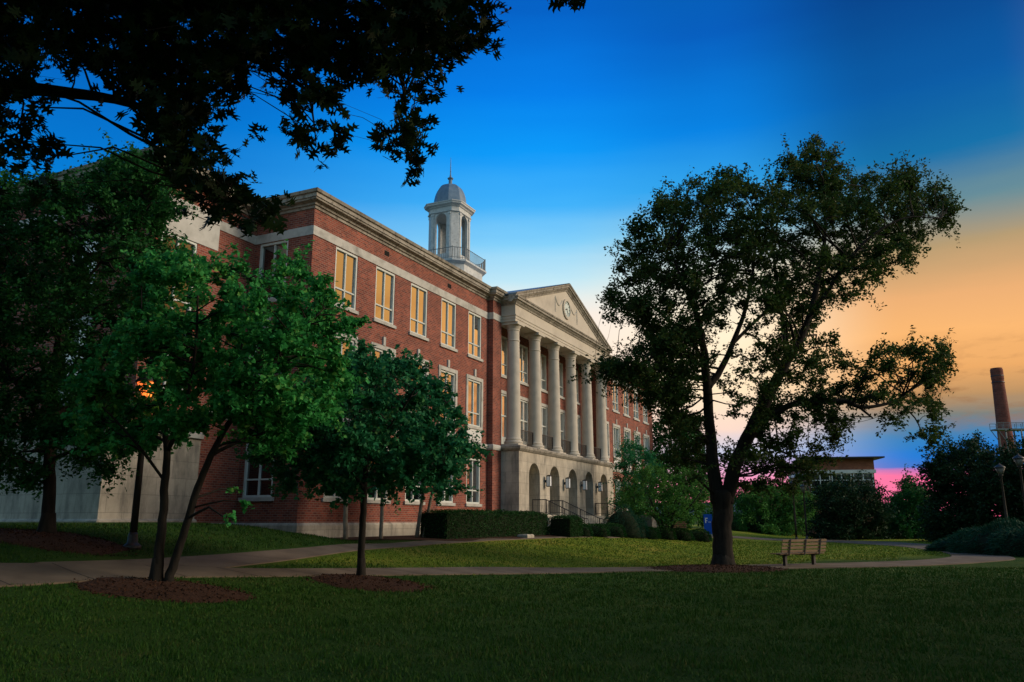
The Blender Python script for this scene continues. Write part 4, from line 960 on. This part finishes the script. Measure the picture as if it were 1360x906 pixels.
bgtree('tall mid green tree behind the crape myrtle at the far end of the hall', 906, 708, 78, [(868,560),(885,548),(915,562),(945,600),(955,650),(950,700),(880,700),(866,640)], 95, 'leaf_c', r=.2, seed=73, cr=1.3, ls=.28, depth=3.5)
bgtree('bushy green tree seen between the shade tree trunk and the first path lamp', 1018, 710, 84, [(968,665),(985,648),(1010,645),(1035,640),(1062,650),(1086,662),(1085,695),(1060,708),(990,708),(968,695)], 100, 'leaf_lit', r=.16, seed=74, cr=1.2, ls=.26, depth=3.5)
bgtree('rounded dark tree standing in front of the flat roofed brick building', 1130, 716, 72, [(1082,672),(1092,650),(1112,643),(1140,640),(1158,648),(1172,668),(1180,690),(1178,718),(1082,718)], 120, seed=75, cr=1.1, r=.2, depth=3.2)
bgtree('lower dark tree in the gap right of the flat roofed brick building', 1208, 718, 76, [(1178,690),(1188,655),(1205,634),(1222,642),(1236,665),(1245,718),(1172,718)], 80, seed=76, cr=1.05, r=.18, depth=3, m='leaf_c')
bgtree('tall dark tree rising left of the brick smokestack', 1275, 720, 64, [(1238,640),(1228,620),(1250,604),(1272,600),(1292,582),(1308,596),(1312,640),(1310,720),(1232,720)], 130, seed=77, cr=1.1, r=.22, depth=3)
bgtree('dark tree directly before the base of the brick smokestack', 1335, 720, 60, [(1304,612),(1322,602),(1345,604),(1368,590),(1380,640),(1375,720),(1300,720)], 120, seed=78, cr=1.05, r=.22, depth=3)
bgtree('dark tree at the right edge of the picture behind the spreading juniper', 1400, 722, 56, [(1362,600),(1385,575),(1420,570),(1460,600),(1470,720),(1362,720)], 100, seed=79, cr=1.1, r=.22, depth=3)
bgtree('distant dark tree filling the gap below the flat roofed building', 1090, 712, 100, [(1050,690),(1070,672),(1100,670),(1130,680),(1130,714),(1050,714)], 50, seed=80, cr=1.5, r=.2, ls=.35, depth=3)
bgtree('low distant dark tree behind the gap in the tree line', 1190, 712, 120, [(1160,690),(1180,668),(1215,664),(1240,680),(1240,714),(1160,714)], 50, seed=82, cr=1.6, r=.2, ls=.4, depth=3)
# unseen trees added on three sides of the viewer to shade the near lawn
for k, (x, y, lb) in enumerate([(16.5, 1, 'dense unseen tree added for shade to the right of the viewer, nearest of four'), (19, 7.5, 'dense unseen tree added for shade to the right of the viewer, second of four'), (22.5, 13.5, 'dense unseen tree added for shade to the right of the viewer, third of four'), (27.5, 20, 'dense unseen tree added for shade to the right of the viewer, farthest of four'),
    (-19, -7, 'dense unseen tree added for shade behind the viewer, leftmost of four'), (-9, -12.5, 'dense unseen tree added for shade behind the viewer, second from the left of four'), (1, -13, 'dense unseen tree added for shade behind the viewer, third from the left of four'), (10.5, -9, 'dense unseen tree added for shade behind the viewer, rightmost of four'),
    (-15.5, 10.5, 'dense unseen tree added for shade left of the viewer, nearer of two'), (-19, 17, 'dense unseen tree added for shade left of the viewer, farther of two')]):
    rg = random.Random(200+k); ex = []
    for _ in range(75):
        d = Vector((rg.gauss(0, 1), rg.gauss(0, 1), rg.gauss(0, 1))).normalized()*rg.random()**.4; ex.append(((x+d.x*3.6, y+d.y*3.6, 7.2+d.z*5.2), 1.1))
    rt = tree('shade_tree', lb, (x, y, 0), 10, [], [], 0, 'small', .34, 60, 'leaf_c', group='unseen trees added for shade around the viewer', seed=210+k, cr=1.1, sub=6, extra=ex, root_flare=False, trunk=[((x, y, -.2), .3), ((x+.1, y, 3), .24), ((x, y+.1, 6), .17), ((x, y, 10), .06)])
# clipped hedge before the wing
def hedge(label, s0, s1, b, wid, h, seed, n=9000):
    L_ = s1-s0; x, y = wld((s0+s1)/2, b); z = float(gz(x, y)); root = empty('hedge', (x, y, z), R(90)-AZ, label=label, cat='hedge')
    rg = np.random.default_rng(seed); n = int(n*(L_+wid)/4.2); u = rg.uniform(-L_/2, L_/2, n); k = rg.uniform(0, 1, n); v = np.empty(n); w = np.empty(n)
    top = k < .4; fr = (k >= .4) & (k < .75); en = k > .93; bk = ~(top | fr | en)
    v[top] = rg.uniform(-wid/2, wid/2, top.sum()); w[top] = h
    v[fr] = -wid/2; w[fr] = rg.uniform(.02, h, fr.sum()); v[bk] = wid/2; w[bk] = rg.uniform(.02, h, bk.sum())
    u[en] = np.where(rg.random(en.sum()) < .5, -L_/2, L_/2); v[en] = rg.uniform(-wid/2, wid/2, en.sum()); w[en] = rg.uniform(0, h, en.sum())
    wob = .05*np.sin(u*2.1+seed)+.04*np.sin(u*5.3+1)
    C = np.stack([u, v+np.sign(v)*wob*.6, w+np.where(w > h*.8, wob, 0)], 1)+rg.normal(size=(n, 3))*.035
    r_ = np.clip((np.abs(v)/(wid/2)-.8)/.2, 0, 1)*np.clip((w/h-.85)/.15, 0, 1); C[:, 2] -= r_*.06
    leaf_mesh('foliage', C, .065*rg.uniform(.6, 1.3, n), 'small', 'leaf_hd', root, seed)
    mb = MB(); mb.box((-L_/2+.06, -wid/2+.06, -.1), (L_/2-.06, wid/2-.06, h-.07)); mb.build('twig_core', 'leafcore', root)
hedge('long dark clipped hedge against the brick wing beside the portico', 3.1, 13.9, -3.3, 1.4, 1.12, 1)
hedge('shorter clipped hedge block in front of the portico corner', 13.95, 15.9, -4.6, 1.2, 1.0, 2)
CG = 'low clipped shrubs in a row before the steps'
for i, (px, Y, rx, h, lb) in enumerate([(746, 44.5, .75, .66, 'first low clipped shrub at the foot of the stair railing'), (768, 45.8, .8, .7, 'second low clipped shrub from the stair railing'), (790, 47.2, .85, .7, 'third low clipped shrub, below the middle arches'),
    (812, 48.5, .85, .74, 'fourth low clipped shrub, below the last arch'), (858, 50.5, .8, .72, 'clipped shrub just right of the big feathery juniper'), (880, 52, .8, .72, 'clipped shrub under the trunk of the crape myrtle'), (902, 53, .85, .74, 'clipped shrub below the far wooden seat'), (926, 54.2, .9, .76, 'last clipped shrub of the row beside the blue sign')]):
    a = at(px, 700, Y); shrub('clipped_shrub', lb, a.x, a.y, rx, .7, h, 2600, seed=100+i, group=CG, box=.35, ls=.085)
for i, (px, Y, rx, h, lb) in enumerate([(826, 49.4, 1.3, 1.75, 'tall feathery juniper at the corner of the steps'), (842, 50.2, .9, 1.2, 'lower feathery juniper right of the taller one')]):
    a = at(px, 700, Y); shrub('juniper', lb, a.x, a.y, rx, 1.0, h, 5200, 'leaf_ju', .13, seed=120+i, rough=.16, shape='needle')
for i, (px, Y, rx, ry, h, lb) in enumerate([(1290, 44, 2.1, 1.7, .95, 'spreading juniper nearest the bend of the path'), (1340, 40.5, 2.4, 2.0, 1.45, 'tallest spreading juniper at the right edge'), (1392, 38.5, 2.4, 2.0, 1.6, 'spreading juniper cut by the right edge of the picture')]):
    a = at(px, 710, Y); shrub('spreading_juniper', lb, a.x, a.y, rx, ry, h, 15000, 'leaf_ju', .20, seed=130+i, rough=.22, shape='needle', group='spreading junipers at the right edge')
for i, (px, Y, lb) in enumerate([(975, 82, 'low rounded bush behind the shade tree trunk'), (1000, 84, 'second low rounded bush beyond the far path'), (1028, 84, 'third low rounded bush beyond the far path')]):
    a = at(px, 705, Y); shrub('bush', lb, a.x, a.y, 1.3, 1.1, 1.15, 2400, 'leaf_c', .14, seed=140+i, rough=.15)

#@@OBJECTS
# ------------------------------------------------------------------ street furniture
def bench(label, X, Y, rz):
    root = empty('park_bench', onground(X, Y), rz, label=label, cat='bench')
    L_ = 1.15
    seat = MB()
    for k in range(4): y = .02+k*.125; seat.box((-L_, y, .43), (L_, y+.10, .465))
    seat.build('seat', 'wood', root)
    bk = MB(); th = R(-12)
    for k in range(4):
        Mx = Matrix.Translation((0, -.02, .50)) @ Matrix.Rotation(-th, 4, 'X')
        bk.box((-L_, -.018, .0+k*.125), (L_, .018, .078+k*.125), Mx)
    bk.build('backrest', 'wood', root)
    for x in (-.78, .02, .80):
        st = MB(); Mx = Matrix.Translation((x, -.02, .46)) @ Matrix.Rotation(-th, 4, 'X')
        st.box((-.028, -.042, -.05), (.028, -.02, .50), Mx); st.box((x-.028, -.03, .395), (x+.028, .53, .428)); st.build('back_bracket', 'iron', root)
    for x in (-.70, .80):
        lg = MB(); lg.box((x-.05, .18, -.05), (x+.05, .30, .395)); lg.box((x-.07, .12, .375), (x+.07, .46, .394)); lg.build('leg', 'iron', root)
    return root
bench('wooden slatted park bench seen from behind beside the tall shade tree', 10.5, 29.75, R(30))
a = at(903, 706, 60); bench('far wooden bench with tilted back behind the clipped shrubs', a.x, a.y, R(100))
def lamp(label, X, Y, H=4.2, lit=False, group='lamp posts along the paths'):
    root = empty('lamp_post', onground(X, Y), 0, label=label, cat='street lamp', group=group)
    mb = MB(); mb.lathe([(.21, -.05), (.21, .05), (.16, .09), (.12, .13), (.11, .30), (.09, .36)], n=14); mb.build('base', 'iron', root, True)
    mb = MB(); mb.lathe([(.085, .33), (.078, 1.6), (.055, H-.62), (.07, H-.6), (.07, H-.52), (.1, H-.5)], n=12); mb.build('pole', 'polebr', root, True)
    hd = MB(); hd.lathe([(.30, H-.06), (.31, H-.03), (.24, H+.04), (.10, H+.13), (.03, H+.18), (.03, H+.24)], n=16); hd.lathe([(.1, H-.5), (.12, H-.46), (.1, H-.44)], n=12)
    for k in range(4):
        a = k*math.pi/2+.4; hd.tube([(.10*math.cos(a), .10*math.sin(a), H-.46), (.285*math.cos(a), .285*math.sin(a), H-.05)], .010, 4)
    hh = hd.build('lamp_head', 'iron', root, True)
    gl = MB(); gl.lathe([(.09, H-.45), (.17, H-.30), (.26, H-.07)], n=16); gl.build('lamp_glass', 'lit' if lit else 'lampdim', hh, True)
    if lit:
        l = bpy.data.lights.new('lamp_light', 'POINT'); l.energy = 32; l.color = (1, .36, .10); l.shadow_soft_size = .2
        lo_ = bpy.data.objects.new('lamp_light', l); COL.objects.link(lo_); lo_.parent = hh; lo_.location = (.42, -.35, H-.5)
M['lampdim'] = noisy('dusty_lamp_glass', (.10, .10, .085), (.16, .16, .14), 5, .35, 0)
M['polebr'] = noisy('bronze_pole', (.014, .013, .011), (.024, .021, .018), 6, .6, 0, spec=.4)
lamp('glowing lamp post among the leaves beside the stone pavilion wall', -9.06, 19.64, 4.05, True)
a = at(1058, 716, 64); lamp('unlit lamp post behind the bench, left one of a close pair', a.x, a.y, 4.5)
a = at(1072, 715, 70); lamp('unlit lamp post behind the bench, right one of a close pair', a.x, a.y, 4.5)
a = at(1337, 690, 47); lamp('unlit lamp post rising behind the tallest spreading juniper', a.x, a.y, 4.65)
a = at(1364, 690, 44); lamp('unlit lamp post at the right edge of the picture', a.x, a.y, 4.95)
# blue post sign
a = at(941, 706, 64); rt = empty('sign_post', onground(a.x, a.y), R(-14), label='narrow upright blue sign with white figures beside the last clipped shrub', cat='sign')
mb = MB(); mb.box((-.32, -.06, .12), (.32, .06, 1.62)); mb.build('sign_panel', 'blue', rt)
mb = MB(); mb.box((-.36, -.1, -.1), (.36, .1, .12)); mb.build('base', 'grey', rt)
mb = MB(); mb.box((-.22, -.07, .95), (-.14, -.062, 1.35)); mb.box((-.14, -.07, 1.27), (-.02, -.062, 1.35)); mb.box((-.14, -.07, 1.1), (-.05, -.062, 1.16)); mb.box((.02, -.07, 1.0), (.2, -.062, 1.05)); mb.build('sign_mark', 'white', rt)
# utility cabinet and stone block
a = at(862, 700, 53); rt = empty('utility_cabinet', onground(a.x, a.y), R(90)-AZ, label='grey utility cabinet on a pale pad behind the clipped shrubs', cat='cabinet')
mb = MB(); mb.box((-.5, -.35, .35), (.5, .35, 1.3)); mb.box((-.53, -.38, 1.3), (.53, .38, 1.34)); mb.build('cabinet_body', 'grey', rt); mb = MB(); mb.box((-.7, -.5, -.1), (.7, .5, .35)); mb.build('pad', 'stone2', rt)
x, y = wld(9.9, -4.45); rt = empty('stone_block', onground(x, y), R(90)-AZ, label='low rough stone block at the foot of the hedge', cat='stone block')
mb = MB(); mb.rings([[(sx*a_, sy*b_, z_) for sx, sy in ((-1, -1), (1, -1), (1, 1), (-1, 1))] for a_, b_, z_ in ((.4, .28, -.1), (.4, .28, .12), (.35, .24, .17))]); mb.build('block', 'stone', rt)

# ------------------------------------------------------------------ far buildings
# brick smokestack
a = at(1338, 600, 160); rt = empty('smokestack', (a.x, a.y, 0), 0, label='tall tapering red brick smokestack against the orange sky', cat='chimney')
mb = MB(); mb.lathe([(1.75, -.3), (1.6, 8), (1.42, 16), (1.10, 29.5), (1.16, 29.6), (1.16, 31.6), (1.07, 31.7), (1.07, 31.9)], n=28); mb.build('shaft', 'stack', rt, False)
mb = MB(); 
for z in (30.2, 28.9): mb.lathe([(1.18, z), (1.23, z+.04), (1.18, z+.16)], n=28)
mb.build('iron_bands', 'iron', rt)
# steel gantry round the stack
b0 = at(1320, 570, 150); b1 = at(1420, 566, 150); rt = empty('steel_gantry', (b0.x, b0.y, 0), 0, label='grey steel platform and lattice legs beside the smokestack', cat='gantry')
Lg = b1.x-b0.x; zp = b0.z
mb = MB(); mb.box((0, -1.2, zp-.25), (Lg, 1.2, zp)); mb.build('platform', 'steel', rt)
mb = MB()
for yy in (-1.2, 1.2):
    mb.tube([(0, yy, zp+1.1), (Lg, yy, zp+1.1)], .06, 4); mb.tube([(0, yy, zp+.55), (Lg, yy, zp+.55)], .04, 4)
    for k in range(13): mb.tube([(Lg*k/12, yy, zp), (Lg*k/12, yy, zp+1.1)], .045, 4)
mb.build('railing', 'steel', rt)
mb = MB()
lx = [1.5, 4.4, 7.5, 10.5, 13.5]
for yy in (-1.1, 1.1):
    for k, x in enumerate(lx):
        mb.tube([(x, yy, -.2), (x, yy, zp-.2)], .14, 5)
        if k:
            for z0_ in (1.5, 4.8, 8.1, 11.4):
                mb.tube([(lx[k-1], yy, z0_), (x, yy, z0_+3)], .07, 4); mb.tube([(lx[k-1], yy, z0_+3.1), (x, yy, z0_+3.1)], .07, 4)
    mb.tube([(0.1, yy, zp-.2), (1.5, yy, zp-2.4)], .07, 4)
mb.build('lattice_legs', 'steel', rt)
mb = MB(); mb.box((7, -1, zp), (9.2, 1, zp+2.4)); mb.tube([(8.1, 0, zp+2.4), (8.1, 0, zp+4)], .12, 5); mb.build('equipment_box', 'steel', rt)
# flat roofed brick building
c1 = at(1168, 690, 88); ang = R(-9)
rt = empty('brick_building', (c1.x, c1.y, 0), ang, label='low brick building with flat overhanging roof above the dark trees', cat='building')
zt = at(1168, 609, 88).z; zb = at(1168, 625, 88).z
mb = MB(); mb.box((-6.9, 0, -.3), (0, 12, zb-2.6)); mb.box((-6.9, .02, zb), (0, 12, zt)); mb.box((-6.9, .25, zb-2.6), (-.02, 11.9, zb)); mb.build('wall', 'brick2', rt)
mb = MB(); mb.box((-7.0, -.12, zb-.25), (.12, 12.1, zb+.10)); mb.build('white_band', 'white', rt)
mb = MB(); mb.box((-7.1, -1.0, zt), (.9, 13, zt+.16)); mb.build('roof', 'iron', rt)
for k in range(3):
    x1 = -.15-k*2.25; fr = MB()
    for u in (0, 1.0, 2.0): fr.box((x1-u-.12, .02, zb-2.5), (x1-u-.02, .12, zb-.26))
    for z in (zb-2.55, zb-1.05, zb-.36): fr.box((x1-2.12, .03, z), (x1-.02, .11, z+.09))
    w_ = fr.build('window', 'white', rt); pn = MB(); pn.box((x1-2.1, .13, zb-2.5), (x1-.04, .16, zb-.3)); pn.build('pane', 'glass', w_)
mb = MB(); mb.box((-11, 2, -.3), (-6.91, 12, 5.4)); mb.build('side_wing', 'brick2', rt)

# ------------------------------------------------------------------ grass blades
nrg = np.random.default_rng(9); n = 190000
y = 6.8+22*nrg.random(n)**1.25; x = (nrg.random(n)*2-1)*(y*.66+1.5)
def on_walk(x, y):
    hit = np.zeros(len(x), bool)
    for A, B in WALKS[:2]:
        C = (A+B)/2; wv = np.hypot(*(A-B).T)/2
        for i in range(0, len(C), 2):
            d = np.hypot(x-C[i, 0], y-C[i, 1]); hit |= d < wv[i]*.98
    for mx_, my_, rx_, ry_ in ((-6.45, 15.5, 1.6, 1.2), (-3.25, 19.1, 1.45, 1.15), (6.9, 28, 2.3, 2.1), (-10.6, 18.9, 1.9, 1.2)):
        hit |= ((x-mx_)/rx_)**2+((y-my_)/ry_)**2 < .93
    return hit
s_, b_ = loc2(x, y); SUN_PAINT = lambda x, y: (y-.7*x > 24.5+1.2*np.sin(x*1.1)) & (x-.31*y > -12.7)
keep = ~on_walk(x, y) & ~SUN_PAINT(x, y) & (b_ < -.3) & ~((s_ > -1.9) & (b_ > -2.6-1.9*sm((s_+1.5)/4))); x, y = x[keep], y[keep]; n = len(x)
z = gz(x, y); a = nrg.uniform(0, 6.283, n); h = nrg.uniform(.025, .07, n)*(1+y*.012)*(.75+.35*np.sin(x*2.3+1.3*np.sin(y*1.7))*np.sin(y*2.9+x*.8)+.25*np.sin(x*7.1+y*3)*np.sin(y*6.3)); w = .004+.0006*y; lean = nrg.normal(size=(n, 2))*.025
V = np.empty((n, 3, 3)); V[:, 0] = np.stack([x-np.cos(a)*w, y-np.sin(a)*w, z-.01], 1); V[:, 1] = np.stack([x+np.cos(a)*w, y+np.sin(a)*w, z-.01], 1); V[:, 2] = np.stack([x+lean[:, 0], y+lean[:, 1], z+h], 1)
me = bpy.data.meshes.new('grass'); me.vertices.add(n*3); me.vertices.foreach_set('co', V.ravel()); me.loops.add(n*3); me.loops.foreach_set('vertex_index', np.arange(n*3, dtype=np.int32))
me.polygons.add(n); me.polygons.foreach_set('loop_start', np.arange(0, n*3, 3, dtype=np.int32)); me.polygons.foreach_set('loop_total', np.full(n, 3, np.int32)); me.update(calc_edges=True); me.materials.append(M['blade'])
go = bpy.data.objects.new('grass', me); COL.objects.link(go); tag(go, 'short dark green lawn grass covering the foreground', 'grass', kind='stuff')

# turf between the walks: yellower blades with sunlight put into their colour
M['blade_sunpaint'] = leafmat('sunpainted_turf', (.048, .12, .010), (.11, .17, .016), .15, (.26, .22, .05))
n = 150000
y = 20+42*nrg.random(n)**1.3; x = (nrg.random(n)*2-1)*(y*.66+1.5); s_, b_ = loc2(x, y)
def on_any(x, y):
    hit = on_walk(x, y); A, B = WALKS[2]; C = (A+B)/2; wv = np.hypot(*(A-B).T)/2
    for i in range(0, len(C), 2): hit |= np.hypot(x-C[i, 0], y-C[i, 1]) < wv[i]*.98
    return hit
keep = SUN_PAINT(x, y) & ~on_any(x, y) & (b_ < -5.2); x, y = x[keep], y[keep]; n = len(x)
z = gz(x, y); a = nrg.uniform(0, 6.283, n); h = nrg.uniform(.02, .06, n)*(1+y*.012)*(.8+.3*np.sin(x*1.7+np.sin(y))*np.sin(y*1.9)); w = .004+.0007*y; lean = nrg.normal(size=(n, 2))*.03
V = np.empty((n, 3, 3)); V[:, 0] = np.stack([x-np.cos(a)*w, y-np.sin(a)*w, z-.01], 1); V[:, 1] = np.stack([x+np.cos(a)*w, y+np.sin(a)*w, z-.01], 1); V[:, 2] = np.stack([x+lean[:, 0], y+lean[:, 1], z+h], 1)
me = bpy.data.meshes.new('sunpainted_grass'); me.vertices.add(n*3); me.vertices.foreach_set('co', V.ravel()); me.loops.add(n*3); me.loops.foreach_set('vertex_index', np.arange(n*3, dtype=np.int32))
me.polygons.add(n); me.polygons.foreach_set('loop_start', np.arange(0, n*3, 3, dtype=np.int32)); me.polygons.foreach_set('loop_total', np.full(n, 3, np.int32)); me.update(calc_edges=True); me.materials.append(M['blade_sunpaint'])
go = bpy.data.objects.new('sunpainted_grass', me); COL.objects.link(go); tag(go, 'yellower turf on the open lawn between the two paths, sunlight put into its colour', 'grass', kind='stuff')
